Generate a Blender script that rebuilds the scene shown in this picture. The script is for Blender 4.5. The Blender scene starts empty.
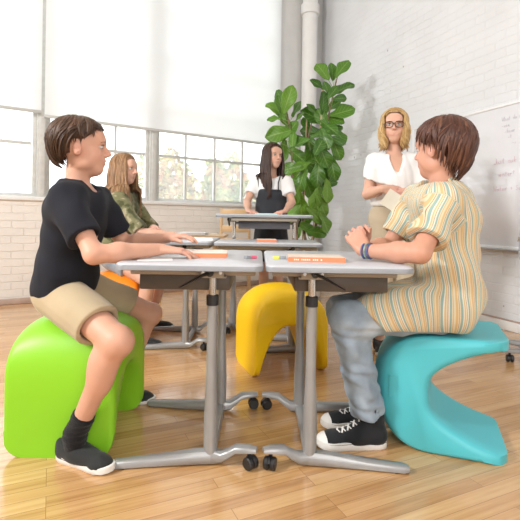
import bpy, math, random
import numpy as np
from mathutils import Vector, Matrix
random.seed(7); np.random.seed(7)
R = math.radians
SC = bpy.context.scene
COL = SC.collection
# ------------------------------------------------------------------ camera model
F, HX, HY, CH, ROLL = 450.0, 260.0, 219.0, 0.87, 0.015
def at(px, py, D):
    """world point at depth D seen at photo pixel (px, py)"""
    dx, dy = px-HX, py-HY
    c, s = math.cos(ROLL), math.sin(ROLL)
    x, y = dx*c+dy*s, -dx*s+dy*c
    return Vector((x/F*D, D, CH-y/F*D))
def V(*a): return Vector(a)
# ------------------------------------------------------------------ materials
def mat(name, col, rough=.5, metal=0., bump=0., bscale=60., var=0., vscale=8., spec=.5, sss=0., trans=0., coat=0., stretch=None):
    m = bpy.data.materials.new(name); m.use_nodes = True
    nt = m.node_tree; b = nt.nodes['Principled BSDF']
    b.inputs['Base Color'].default_value = (*col, 1); b.inputs['Roughness'].default_value = rough
    b.inputs['Metallic'].default_value = metal; b.inputs['Specular IOR Level'].default_value = spec
    if coat: b.inputs['Coat Weight'].default_value = coat; b.inputs['Coat Roughness'].default_value = .15
    if sss:
        b.inputs['Subsurface Weight'].default_value = sss
        b.inputs['Subsurface Radius'].default_value = (.02, .008, .004); b.inputs['Subsurface Scale'].default_value = .6
    tc = nt.nodes.new('ShaderNodeTexCoord'); src = tc.outputs['Object']
    if stretch:
        mp = nt.nodes.new('ShaderNodeMapping'); mp.inputs['Scale'].default_value = stretch
        nt.links.new(src, mp.inputs[0]); src = mp.outputs[0]
    n = nt.nodes.new('ShaderNodeTexNoise'); n.inputs['Scale'].default_value = vscale; n.inputs['Detail'].default_value = 5
    nt.links.new(src, n.inputs['Vector'])
    mr = nt.nodes.new('ShaderNodeMapRange'); mr.inputs['From Min'].default_value = .3; mr.inputs['From Max'].default_value = .7
    mr.inputs['To Min'].default_value = 1-var; mr.inputs['To Max'].default_value = 1+var
    nt.links.new(n.outputs[0], mr.inputs[0])
    mx = nt.nodes.new('ShaderNodeMix'); mx.data_type = 'RGBA'; mx.blend_type = 'MULTIPLY'
    mx.inputs[0].default_value = 1; mx.inputs[6].default_value = (*col, 1)
    nt.links.new(mr.outputs[0], mx.inputs[7]); nt.links.new(mx.outputs[2], b.inputs['Base Color'])
    if bump:
        n2 = nt.nodes.new('ShaderNodeTexNoise'); n2.inputs['Scale'].default_value = bscale; n2.inputs['Detail'].default_value = 4
        nt.links.new(src, n2.inputs['Vector'])
        bp = nt.nodes.new('ShaderNodeBump'); bp.inputs['Strength'].default_value = bump; bp.inputs['Distance'].default_value = .01
        nt.links.new(n2.outputs[0], bp.inputs['Height']); nt.links.new(bp.outputs[0], b.inputs['Normal'])
    m['basecol'] = mx.name
    return m
def link_base(m, sock):
    nt = m.node_tree; mx = nt.nodes[m['basecol']]; nt.links.new(sock, mx.inputs[6])

def ramp(nt, fac, stops, interp='LINEAR'):
    r = nt.nodes.new('ShaderNodeValToRGB'); cr = r.color_ramp; cr.interpolation = interp
    while len(cr.elements) < len(stops): cr.elements.new(.5)
    for e, (p, c) in zip(cr.elements, stops): e.position = p; e.color = (*c, 1)
    nt.links.new(fac, r.inputs[0]); return r.outputs[0]

def brick_mat(name, base, dark, strength=.5):
    m = mat(name, base, .6, bump=0, var=.04, vscale=2.2)
    nt = m.node_tree; b = nt.nodes['Principled BSDF']
    tc = nt.nodes.new('ShaderNodeTexCoord'); sp = nt.nodes.new('ShaderNodeSeparateXYZ'); cb = nt.nodes.new('ShaderNodeCombineXYZ')
    nt.links.new(tc.outputs['Object'], sp.inputs[0]); nt.links.new(sp.outputs[0], cb.inputs[0]); nt.links.new(sp.outputs[2], cb.inputs[1])
    nz = nt.nodes.new('ShaderNodeTexNoise'); nz.inputs['Scale'].default_value = 9; nz.inputs['Detail'].default_value = 3
    nt.links.new(cb.outputs[0], nz.inputs['Vector'])
    va = nt.nodes.new('ShaderNodeVectorMath'); va.operation = 'MULTIPLY_ADD'; va.inputs[1].default_value = (.02, .02, 0)
    nt.links.new(nz.outputs['Color'], va.inputs[0]); nt.links.new(cb.outputs[0], va.inputs[2])
    br = nt.nodes.new('ShaderNodeTexBrick'); br.inputs['Scale'].default_value = 1
    br.inputs['Brick Width'].default_value = .215; br.inputs['Row Height'].default_value = .075
    br.inputs['Mortar Size'].default_value = .006; br.inputs['Mortar Smooth'].default_value = .6
    br.inputs['Color1'].default_value = (1, 1, 1, 1); br.inputs['Color2'].default_value = (.8, .8, .8, 1); br.inputs['Mortar'].default_value = (.0, .0, .0, 1)
    nt.links.new(va.outputs[0], br.inputs['Vector'])
    n2 = nt.nodes.new('ShaderNodeTexNoise'); n2.inputs['Scale'].default_value = 38; n2.inputs['Detail'].default_value = 6
    nt.links.new(cb.outputs[0], n2.inputs['Vector'])
    ad = nt.nodes.new('ShaderNodeMath'); ad.operation = 'MULTIPLY_ADD'; ad.inputs[1].default_value = .55
    nt.links.new(n2.outputs[0], ad.inputs[0]); nt.links.new(br.outputs['Color'], ad.inputs[2])
    bp = nt.nodes.new('ShaderNodeBump'); bp.inputs['Strength'].default_value = strength; bp.inputs['Distance'].default_value = .006
    nt.links.new(ad.outputs[0], bp.inputs['Height']); nt.links.new(bp.outputs[0], b.inputs['Normal'])
    # chips and pock marks in the paint
    n3 = nt.nodes.new('ShaderNodeTexNoise'); n3.inputs['Scale'].default_value = 14; n3.inputs['Detail'].default_value = 2
    nt.links.new(cb.outputs[0], n3.inputs['Vector'])
    link_base(m, ramp(nt, n3.outputs[0], [(0, dark), (.235, dark), (.27, base), (1, base)]))
    return m

M = {}
M['brick_l'] = brick_mat('painted_brick_warm', (.80, .76, .71), (.60, .54, .48), .75)
M['brick_r'] = brick_mat('painted_brick_white', (.765, .78, .80), (.42, .42, .42), .55)
M['paint'] = mat('white_paint', (.80, .80, .79), .5, bump=.1, bscale=30, var=.03)
M['paint_grey'] = mat('grey_white_paint', (.66, .66, .65), .55, bump=.1, bscale=30, var=.03)
M['steel_win'] = mat('painted_window_steel', (.58, .59, .57), .5, bump=.15, bscale=50, var=.08, vscale=20)
M['skirt_shade'] = mat('brown_skirting_and_shadow', (.46, .34, .28), .6, var=.15, vscale=10)
M['deskgrey'] = mat('desk_laminate_grey', (.50, .51, .54), .35, bump=.02, bscale=300, var=.02)
M['deskedge'] = mat('desk_edge_grey', (.27, .285, .31), .4, var=.02)
M['alu'] = mat('silver_painted_steel', (.33, .33, .33), .36, metal=.35, bump=.03, bscale=200, var=.04, vscale=12)
M['chrome'] = mat('chrome', (.75, .74, .72), .12, metal=1.)
M['beige'] = mat('desk_frame_taupe', (.36, .31, .25), .5, var=.03)
M['brownbox'] = mat('tray_dark_brown', (.085, .068, .055), .45, bump=.05, bscale=150, var=.06)
M['greybox'] = mat('tray_slate_grey', (.12, .12, .14), .45, bump=.05, bscale=150, var=.06)
M['black'] = mat('black_plastic', (.018, .018, .02), .38, bump=.04, bscale=120, var=.1)
M['wood'] = mat('pale_birch', (.66, .45, .24), .45, bump=.04, var=.12, vscale=6, stretch=(1, 1, 9))
M['white'] = mat('white_plain', (.85, .85, .85), .5, var=.02)
M['paper'] = mat('paper_cream', (.84, .80, .68), .7, bump=.05, bscale=60, var=.04)
M['orange_b'] = mat('orange_book_cloth', (.78, .23, .10), .55, bump=.05, var=.06)
M['cream_c'] = mat('cream_book_cover', (.78, .66, .56), .5, var=.04)
M['teal_p'] = mat('pale_teal_card', (.42, .68, .66), .6, var=.04)
M['pink'] = mat('pink_rubber', (.80, .12, .22), .5, var=.05)
M['yellow_e'] = mat('yellow_rubber', (.78, .72, .10), .5, var=.05)
M['pot'] = mat('pale_ceramic', (.75, .74, .72), .4, var=.05)
M['soil'] = mat('soil', (.06, .04, .03), .9, bump=.6, bscale=60, var=.4, vscale=40)
M['bark'] = mat('fig_bark', (.25, .17, .11), .8, bump=.4, bscale=60, var=.3, vscale=20)
M['cane'] = mat('bamboo_cane', (.62, .48, .28), .6, var=.15, vscale=20)
M['ground'] = mat('outside_ground', (.55, .52, .45), .9, var=.1)
M['ink'] = mat('red_marker_ink', (.66, .47, .54), .6, var=.1)
M['ink2'] = mat('grey_marker_ink', (.58, .56, .62), .6, var=.1)
def plastic(name, col):
    return mat(name, col, .42, bump=.035, bscale=420, var=.02, vscale=5, spec=.4)
M['green'] = plastic('green_moulded_plastic', (.235, .55, .02))
M['yellow'] = plastic('yellow_moulded_plastic', (.95, .60, .004))
M['teal'] = plastic('teal_moulded_plastic', (.085, .49, .55))
M['orange'] = plastic('orange_moulded_plastic', (.90, .26, .01))
# floor : maple strips
def floor_mat():
    m = mat('maple_strip_floor', (.7, .45, .25), .20, var=.05, vscale=1.2, coat=.5)
    nt = m.node_tree; b = nt.nodes['Principled BSDF']
    tc = nt.nodes.new('ShaderNodeTexCoord'); mp = nt.nodes.new('ShaderNodeMapping'); mp.inputs['Rotation'].default_value = (0, 0, R(-25))
    nt.links.new(tc.outputs['Object'], mp.inputs[0])
    br = nt.nodes.new('ShaderNodeTexBrick'); br.inputs['Scale'].default_value = 1; br.offset = .37; br.offset_frequency = 3
    br.inputs['Brick Width'].default_value = .8; br.inputs['Row Height'].default_value = .057
    br.inputs['Mortar Size'].default_value = .0009; br.inputs['Mortar Smooth'].default_value = .3; br.inputs['Bias'].default_value = 0
    br.inputs['Color1'].default_value = (0, 0, 0, 1); br.inputs['Color2'].default_value = (1, 1, 1, 1); br.inputs['Mortar'].default_value = (.5, .5, .5, 1)
    nt.links.new(mp.outputs[0], br.inputs['Vector'])
    mp2 = nt.nodes.new('ShaderNodeMapping'); mp2.inputs['Scale'].default_value = (1.6, 34, 1)
    nt.links.new(mp.outputs[0], mp2.inputs[0])
    # shift the grain on every board
    vm = nt.nodes.new('ShaderNodeVectorMath'); vm.operation = 'MULTIPLY_ADD'; vm.inputs[1].default_value = (9, 13, 5)
    nt.links.new(br.outputs['Color'], vm.inputs[0]); nt.links.new(mp2.outputs[0], vm.inputs[2])
    ng = nt.nodes.new('ShaderNodeTexNoise'); ng.inputs['Scale'].default_value = 1.6; ng.inputs['Detail'].default_value = 7; ng.inputs['Roughness'].default_value = .62
    nt.links.new(vm.outputs[0], ng.inputs['Vector'])
    ma = nt.nodes.new('ShaderNodeMath'); ma.operation = 'MULTIPLY_ADD'; ma.inputs[1].default_value = .28
    nt.links.new(br.outputs['Color'], ma.inputs[0]); 
    mb = nt.nodes.new('ShaderNodeMath'); mb.operation = 'MULTIPLY'; mb.inputs[1].default_value = .88
    nt.links.new(ng.outputs[0], mb.inputs[0]); nt.links.new(mb.outputs[0], ma.inputs[2])
    c = ramp(nt, ma.outputs[0], [(0, (.24, .105, .035)), (.34, (.43, .22, .085)), (.56, (.58, .33, .14)), (.85, (.70, .45, .22)), (1, (.74, .50, .26))])
    mx = nt.nodes.new('ShaderNodeMix'); mx.data_type = 'RGBA'
    nt.links.new(br.outputs['Fac'], mx.inputs[0]); nt.links.new(c, mx.inputs[6]); mx.inputs[7].default_value = (.30, .15, .06, 1)
    link_base(m, mx.outputs[2])
    bp = nt.nodes.new('ShaderNodeBump'); bp.inputs['Strength'].default_value = .25; bp.inputs['Distance'].default_value = .002; bp.invert = True
    nt.links.new(br.outputs['Fac'], bp.inputs['Height']); nt.links.new(bp.outputs[0], b.inputs['Normal'])
    return m
M['floor'] = floor_mat()
def glass_mat():
    m = bpy.data.materials.new('window_glass'); m.use_nodes = True; nt = m.node_tree
    b = nt.nodes['Principled BSDF']; b.inputs['Base Color'].default_value = (1, 1, 1, 1); b.inputs['Roughness'].default_value = .0
    b.inputs['Transmission Weight'].default_value = 1; b.inputs['IOR'].default_value = 1.0
    tr = nt.nodes.new('ShaderNodeBsdfTransparent'); gl = nt.nodes.new('ShaderNodeBsdfGlossy'); gl.inputs['Roughness'].default_value = .02
    df = nt.nodes.new('ShaderNodeBsdfDiffuse'); df.inputs['Color'].default_value = (.9, .9, .9, 1)
    tl = nt.nodes.new('ShaderNodeBsdfTranslucent'); tl.inputs['Color'].default_value = (.95, .95, .95, 1)
    nz = nt.nodes.new('ShaderNodeTexNoise'); nz.inputs['Scale'].default_value = 3
    mr = nt.nodes.new('ShaderNodeMapRange'); mr.inputs['To Min'].default_value = .08; mr.inputs['To Max'].default_value = .22
    nt.links.new(nz.outputs[0], mr.inputs[0])
    m1 = nt.nodes.new('ShaderNodeMixShader'); nt.links.new(mr.outputs[0], m1.inputs[0])     # haze put into the glass: translucent veil washes out the view outside
    nt.links.new(tr.outputs[0], m1.inputs[1]); nt.links.new(tl.outputs[0], m1.inputs[2])
    m2 = nt.nodes.new('ShaderNodeMixShader'); m2.inputs[0].default_value = .05
    nt.links.new(m1.outputs[0], m2.inputs[1]); nt.links.new(gl.outputs[0], m2.inputs[2])
    nt.links.new(m2.outputs[0], nt.nodes['Material Output'].inputs[0]); return m
M['glass'] = glass_mat()
def shade_mat():
    m = bpy.data.materials.new('roller_shade_fabric'); m.use_nodes = True; nt = m.node_tree
    df = nt.nodes.new('ShaderNodeBsdfDiffuse'); df.inputs['Color'].default_value = (.86, .87, .87, 1)
    tl = nt.nodes.new('ShaderNodeBsdfTranslucent'); tl.inputs['Color'].default_value = (.93, .935, .93, 1)
    nz = nt.nodes.new('ShaderNodeTexNoise'); nz.inputs['Scale'].default_value = 1.2
    mr = nt.nodes.new('ShaderNodeMapRange'); mr.inputs['To Min'].default_value = .56; mr.inputs['To Max'].default_value = .60
    nt.links.new(nz.outputs[0], mr.inputs[0])
    m1 = nt.nodes.new('ShaderNodeMixShader'); nt.links.new(mr.outputs[0], m1.inputs[0])
    nt.links.new(df.outputs[0], m1.inputs[1]); nt.links.new(tl.outputs[0], m1.inputs[2])
    nt.links.new(m1.outputs[0], nt.nodes['Material Output'].inputs[0]); return m
M['shade'] = shade_mat(); M['hem'] = mat('hem_bar_grey', (.50, .50, .48), .6)
# whiteboard: glossy
M['board'] = mat('whiteboard_gloss', (.74, .74, .77), .06, var=.01, spec=.6, coat=.4)

# ------------------------------------------------------------------ mesh helpers
class MB:
    def __init__(s): s.v = []; s.f = []
    def add(s, vs, fs):
        n = len(s.v); s.v += [tuple(v) for v in vs]; s.f += [tuple(i+n for i in f) for f in fs]; return s
    def box(s, x0, x1, y0, y1, z0, z1, m=None):
        vs = [V(x, y, z) for x in (x0, x1) for y in (y0, y1) for z in (z0, z1)]
        if m is not None: vs = [m @ v for v in vs]
        return s.add(vs, [(0, 1, 3, 2), (4, 6, 7, 5), (0, 4, 5, 1), (2, 3, 7, 6), (0, 2, 6, 4), (1, 5, 7, 3)])
    def loft(s, rings, cap=True, closed=True):
        n = len(rings[0]); vs = [p for r in rings for p in r]; fs = []
        for i in range(len(rings)-1):
            for j in range(n if closed else n-1):
                k = (j+1) % n
                fs.append((i*n+j, i*n+k, (i+1)*n+k, (i+1)*n+j))
        if cap: fs.append(tuple(range(n-1, -1, -1))); fs.append(tuple((len(rings)-1)*n+j for j in range(n)))
        return s.add(vs, fs)
    def tube(s, pts, rad, n=10, flat=1., up=None, cap=True, wide=None):
        pts = [Vector(p) for p in pts]; m = len(pts)
        if not hasattr(rad, '__len__'): rad = [rad]*m
        rings = []; pn = None
        for i in range(m):
            t = (pts[min(i+1, m-1)]-pts[max(i-1, 0)])
            if t.length < 1e-9: t = V(0, 0, 1)
            t.normalize()
            if up is not None: a = Vector(up)
            elif pn is not None: a = pn
            else: a = V(0, 0, 1) if abs(t.z) < .9 else V(1, 0, 0)
            b = t.cross(a)
            if b.length < 1e-6: b = t.cross(V(1, .1, 0))
            b.normalize(); a = b.cross(t).normalized(); pn = a
            r = rad[i]
            rings.append([pts[i]+b*(r*math.cos(q))+a*(r*flat*math.sin(q)) for q in [2*math.pi*j/n for j in range(n)]])
        return s.loft(rings, cap)
    def lathe(s, prof, n=24, m=None):
        rings = [[V(r*math.cos(2*math.pi*j/n), r*math.sin(2*math.pi*j/n), z) for j in range(n)] for r, z in prof]
        if m is not None: rings = [[m @ p for p in r] for r in rings]
        return s.loft(rings)
    def build(s, name, m, parent=None, smooth=False, bevel=0., sub=0, seg=2, angle=None):
        me = bpy.data.meshes.new(name); me.from_pydata(s.v, [], s.f); me.update()
        o = bpy.data.objects.new(name, me); COL.objects.link(o)
        if m is not None: me.materials.append(m)
        import bmesh
        bm = bmesh.new(); bm.from_mesh(me); bmesh.ops.recalc_face_normals(bm, faces=bm.faces)
        if bevel:
            es = [e for e in bm.edges if len(e.link_faces) == 2 and e.calc_face_angle(0) > R(30)]
            bmesh.ops.bevel(bm, geom=es, offset=bevel, segments=seg, profile=.5, affect='EDGES')
        bm.to_mesh(me); bm.free()
        if sub:
            d = o.modifiers.new('s', 'SUBSURF'); d.levels = sub; d.render_levels = sub
        if smooth or bevel or sub:
            me.polygons.foreach_set('use_smooth', [True]*len(me.polygons))
            if not sub and angle is not False: me.set_sharp_from_angle(angle=R(angle or 38))
        if parent is not None: o.parent = parent
        return o
def thing(name, label, cat, loc=(0, 0, 0), rz=0., group=None):
    o = bpy.data.objects.new(name, None); COL.objects.link(o); o.location = loc; o.rotation_euler = (0, 0, rz)
    o.empty_display_size = .05
    return tag(o, label, cat, group)
def tag(o, label, cat, group=None):
    o['label'] = label; o['category'] = cat
    if group: o['group'] = group
    return o
def struct(o): o['kind'] = 'structure'; return o

# ------------------------------------------------------------------ room
P0 = V(-2.51, 4.35, 0); D1 = V(.833, .554, 0).normalized(); A1 = math.atan2(D1.y, D1.x)
LC = 4.05; CO = P0+D1*LC
D2 = V(1.08, -2.73, 0).normalized(); A2 = math.atan2(D2.y, D2.x)
N1 = V(-D1.y, D1.x, 0); N2 = V(-D2.y, D2.x, 0)      # both point out of the room
HT = 4.5
def wallobj(o, org, ang): o.location = org; o.rotation_euler = (0, 0, ang); return o
fl = MB(); a = P0-D1*4.6; b_ = CO+D2*9.3
poly = [a, V(a.x, -2.4, 0), V(b_.x, -2.4, 0), b_, CO]
top = [p.copy() for p in poly]; bot = [p-V(0, 0, .06) for p in poly]; n = len(poly)
fl.add(top+bot, [tuple(range(n)), tuple(range(2*n-1, n-1, -1))]+[(i, i+n, (i+1) % n+n, (i+1) % n) for i in range(n)])
struct(fl.build('floor', M['floor']))
# wall under and around the windows
w = MB().box(-4.6, LC+.02, 0, .24, 0, 1.02)
struct(wallobj(w.build('wall_left', M['brick_l'], bevel=0), P0, A1))
w = MB().box(-4.6, 3.30, -.035, .24, 1.02, 1.06)
struct(wallobj(w.build('trim_1', M['paint'], bevel=.006), P0, A1))
w = MB().box(3.24, LC+.24, -.02, .24, 1.02, HT)
struct(wallobj(w.build('wall_back', M['paint_grey']), P0, A1))
w = MB().box(-.24, 9.3, 0, .24, 0, HT)
struct(wallobj(w.build('wall_right', M['brick_r']), CO, A2))
bk = MB().box(a.x-.2, b_.x+.3, -2.6, -2.4, 0, HT); struct(bk.build('wall_front', M['paint']))
bk = MB().box(a.x-.2, a.x, -2.4, a.y-.12, 0, HT); struct(bk.build('wall_side', M['paint']))
# skirting, with a shadow line put in as a strip
w = MB().box(-4.6, LC-.02, -.025, 0, 0, .055)
struct(wallobj(w.build('baseboard_left', M['skirt_shade'], bevel=.008), P0, A1))
w = MB().box(.05, 9.3, -.03, 0, 0, .075)
struct(wallobj(w.build('baseboard_right', M['paint'], bevel=.006), CO, A2))
w = MB().box(.05, 9.3, -.022, 0, .075, .088)
struct(wallobj(w.build('trim_2', M['skirt_shade'], bevel=.003), CO, A2))  # brown strip stands in for the shadow line above the white baseboard
# drain pipe in the corner
pr = thing('drain_pipe', 'thick white painted vertical pipe in the corner beside the big shade', 'pipe', P0+D1*3.71-N1*.14)
MB().lathe([(.105, 0), (.105, HT)], 28).build('pipe', M['paint'], pr, smooth=True)
MB().lathe([(.105, 3.72), (.13, 3.73), (.13, 3.86), (.105, 3.87)], 28).build('collar', M['paint'], pr, smooth=True)
MB().lathe([(.105, .5), (.128, .51), (.128, .6), (.105, .61)], 28).build('collar', M['paint'], pr, smooth=True)
cl = MB(); cl.add([p+V(0, 0, HT) for p in poly]+[p+V(0, 0, HT+.1) for p in poly], [tuple(range(n)), tuple(range(2*n-1, n-1, -1))]+[(i, i+n, (i+1) % n+n, (i+1) % n) for i in range(n)])
struct(cl.build('ceiling', M['paint']))
# windows: steel frames, panes
def window(i, t0, t1, verts, horis):
    r = bpy.data.objects.new('window_%d' % i, None); COL.objects.link(r); r.location = P0; r.rotation_euler = (0, 0, A1); struct(r)
    f = MB(); z0, z1 = 1.06, HT-.1
    f.box(t0, t0+.035, .04, .11, z0, z1); f.box(t1-.035, t1, .04, .11, z0, z1)
    f.box(t0+.035, t1-.035, .04, .11, z0, z0+.035); f.box(t0+.035, t1-.035, .04, .11, z1-.035, z1)
    for x in verts: f.box(x-.012, x+.012, .055, .095, z0+.035, z1-.035)
    xs = [t0+.035]+list(verts)+[t1-.035]
    for z in horis:
        for k in range(len(xs)-1):
            f.box(xs[k]+.012, xs[k+1]-.012, .05, .095, z-.014, z+.014)
    f.build('window_frame', M['steel_win'], r, bevel=.003)
    MB().box(t0+.03, t1-.03, .072, .078, z0+.03, z1-.03).build('window_pane', M['glass'], r)
hz = [1.60, 2.15, 2.70, 3.25, 3.8]
window(1, -1.85, -.83, [-1.34], hz); window(2, -.75, .311, [], hz)
window(3, .402, 1.485, [.75, 1.107], hz); window(4, 1.575, 3.24, [1.955, 2.352, 2.76], hz)
window(5, -4.5, -1.93, [-3.9, -3.2, -2.6], hz)
p = MB()
for j, (t0, t1) in enumerate(((.311, .402), (1.485, 1.575), (-.83, -.75), (-1.93, -1.85))):
    p = MB().box(t0, t1, .0, .16, 1.06, HT)
    p.box(t0+.02, t1-.02, -.02, .0, 1.06, HT)
    struct(wallobj(p.build('trim_%d' % (3+j), M['steel_win'], bevel=.004), P0, A1))
# roller shades
def shade(t0, t1, zb, label):
    r = thing('roller_shade', label, 'shade', P0, A1, 'roller shades on the window wall')
    MB().box(t0, t1, -.075, -.072, zb+.03, HT-.12).build('fabric', M['shade'], r)
    MB().box(t0, t1, -.083, -.064, zb, zb+.03).build('hem_bar', M['hem'], r, bevel=.004)
    MB().tube([(t0, -.075, HT-.12), (t1, -.075, HT-.12)], .04, 14).build('roller', M['white'], r, smooth=True)
shade(-1.9, .335, 1.885, 'narrow white roller shade at far left of the window wall')
shade(.365, 3.265, 1.85, 'wide white roller shade covering the middle and right windows')
# chain of shade
# ------------------------------------------------------------------ outside
g = MB().box(-9, 9, .3, 12, -.2, -.05); struct(wallobj(g.build('ground', M['ground']), P0, A1))
def leafmat(name, col):
    m = mat(name, col, .6, var=.25, vscale=30); nt = m.node_tree
    tc = nt.nodes.new('ShaderNodeTexCoord'); n = nt.nodes.new('ShaderNodeTexNoise'); n.inputs['Scale'].default_value = 3.2; n.inputs['Detail'].default_value = 6
    nt.links.new(tc.outputs['Object'], n.inputs['Vector'])
    link_base(m, ramp(nt, n.outputs[0], [(.36, (.24, .34, .09)), (.46, col), (.54, (.50, .50, .16)), (.60, (.55, .26, .14)), (.68, (.66, .50, .30))])); return m
M['shrub1'] = leafmat('shrub_green', (.22, .33, .10)); M['shrub2'] = leafmat('shrub_autumn', (.52, .32, .13)); M['shrub3'] = leafmat('shrub_pale', (.36, .42, .17))
def shrub(t, y, h, w, m, label, n=2600):
    r = thing('shrub', label, 'shrub', P0+D1*t+N1*y-V(0, 0, .05), 0, 'shrubs outside the right window')
    mb = MB(); rnd = random.Random(int(t*100))
    for i in range(n):
        d = V(rnd.gauss(0, 1), rnd.gauss(0, 1), rnd.gauss(0, 1)).normalized()
        lump = 1+.22*math.sin(5*d.x+2*t)*math.sin(4*d.z+1)+.1*math.sin(9*d.y)
        c = V(d.x*w*lump, d.y*w*.8*lump, h*.5+d.z*h*.5*lump)*1.0
        c *= 1; c = V(c.x*rnd.uniform(.75, 1), c.y*rnd.uniform(.75, 1), c.z)
        u = V(rnd.gauss(0, 1), rnd.gauss(0, 1), rnd.gauss(0, 1)).normalized(); v = u.cross(V(rnd.random(), rnd.random(), rnd.random())).normalized()
        L, W = rnd.uniform(.05, .09), rnd.uniform(.025, .045)
        mb.add([c-u*L, c+v*W+V(0, 0, .01), c+u*L, c-v*W], [(0, 1, 2, 3)])
    mb.build('foliage', m, r)
    st = MB()
    for k in range(5):
        q = 2*math.pi*k/5; st.tube([(0, 0, 0), (.1*math.cos(q), .1*math.sin(q), h*.3), (.35*w*math.cos(q), .35*w*math.sin(q), h*.6)], [.03, .02, .01], 6)
    st.build('stem', M['bark'], r, smooth=True)
for a in [(2.85, 2.5, 1.90, .47, M['shrub2'], 'orange tinged shrub outside the window, behind the seated girl'),
          (3.85, 2.5, 1.95, .47, M['shrub1'], 'green shrub outside the window in the middle of the view'),
          (4.85, 2.5, 1.85, .47, M['shrub3'], 'pale yellow green shrub outside the window beside the standing girl'),
          (5.3, 4.9, 2.3, .85, M['shrub3'], 'tall pale shrub furthest away outside the window'),
          (3.55, 4.9, 2.25, .8, M['shrub1'], 'far green shrub outside behind the orange tinged one')]: shrub(*a)

# ------------------------------------------------------------------ whiteboard
wb = thing('whiteboard', 'large glossy whiteboard with faint red writing on the right brick wall', 'whiteboard', CO, A2)
s0, s1, z0, z1 = 2.04, 4.55, .675, 1.825
MB().box(s0, s1, -.028, -.002, z0, z1).build('panel', M['board'], wb, bevel=.002)
f = MB(); f.box(s0-.012, s0+.006, -.036, -.002, z0-.02, z1+.012); f.box(s1-.006, s1+.012, -.036, -.002, z0-.02, z1+.012)
f.box(s0+.006, s1-.006, -.036, -.002, z1-.006, z1+.012); f.box(s0+.006, s1-.006, -.036, -.002, z0-.02, z0+.004)
f.build('frame', M['white'], wb, bevel=.003)
MB().box(s0+.1, s1-.1, -.10, -.036, z0-.028, z0-.016).build('pen_tray', M['alu'], wb, bevel=.003)
# handwriting: soft strokes of marker, on the panel
STR = {'J': [[(.5, 1), (.5, .1), (.25, 0), (.05, .15)]], 'u': [[(0, .5), (.05, .05), (.3, 0), (.45, .5), (.5, 0)]], 's': [[(.4, .45), (.1, .45), (.35, .15), (0, 0)]],
       't': [[(.2, .9), (.2, .05), (.35, 0)], [(0, .6), (.4, .6)]], 'a': [[(.4, .45), (.05, .4), (.05, .05), (.4, .1), (.4, .5), (.45, 0)]], 'k': [[(.05, 1), (.05, 0)], [(.4, .5), (.08, .25), (.4, 0)]],
       'r': [[(.05, .5), (.08, 0)], [(.08, .35), (.4, .5)]], 'e': [[(.05, .25), (.4, .3), (.25, .5), (.03, .3), (.15, 0), (.4, .08)]], 'n': [[(.05, .5), (.05, 0)], [(.05, .35), (.3, .5), (.4, .3), (.42, 0)]],
       'i': [[(.1, .5), (.12, 0)], [(.1, .7), (.12, .72)]], '?': [[(.05, .8), (.25, 1), (.4, .8), (.2, .5), (.2, .3)], [(.2, .08), (.22, .04)]], 'W': [[(0, 1), (.15, 0), (.3, .6), (.45, 0), (.65, 1)]],
       '+': [[(.05, .4), (.45, .4)], [(.25, .65), (.25, .15)]], 'd': [[(.4, .45), (.05, .4), (.05, .05), (.4, .1)], [(.42, 1), (.42, 0)]], 'S': [[(.45, .9), (.1, .9), (.05, .6), (.45, .35), (.3, 0), (0, .1)]],
       'h': [[(.05, 1), (.05, 0)], [(.05, .35), (.3, .5), (.4, 0)]], 'w': [[(0, .5), (.1, 0), (.25, .4), (.4, 0), (.5, .5)]], 'o': [[(.2, .5), (.0, .25), (.2, 0), (.4, .25), (.2, .5)]], '-': [[(0, .3), (.4, .35)]], ' ': []}
def write(txt, s, z, h, m):
    mb = MB(); x = s; rnd = random.Random(txt)
    for c in txt:
        for st in STR[c]:
            pts = [V(x+(q[0])*h, -.0295, z+q[1]*h+rnd.uniform(-.002, .002)) for q in st]
            mb.tube(pts, .0024, 5, flat=.3, up=(0, 1, 0))
        x += h*(.75 if c == 'W' else .6)
    mb.build('writing', m, wb)
write('Just ask the', 3.03, 1.355, .045, M['ink']); write('winter?', 3.07, 1.25, .038, M['ink']); write('Water + Sand', 3.03, 1.13, .042, M['ink'])
for k, (tx, ds) in enumerate((('What do we', 0), ('-see ', .0), ('-hear ', .03), ('-t ', .06), ('-s ', .1))):
    write(tx, 3.10+ds, 1.70-k*.05, .033, M['ink2'])

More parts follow.
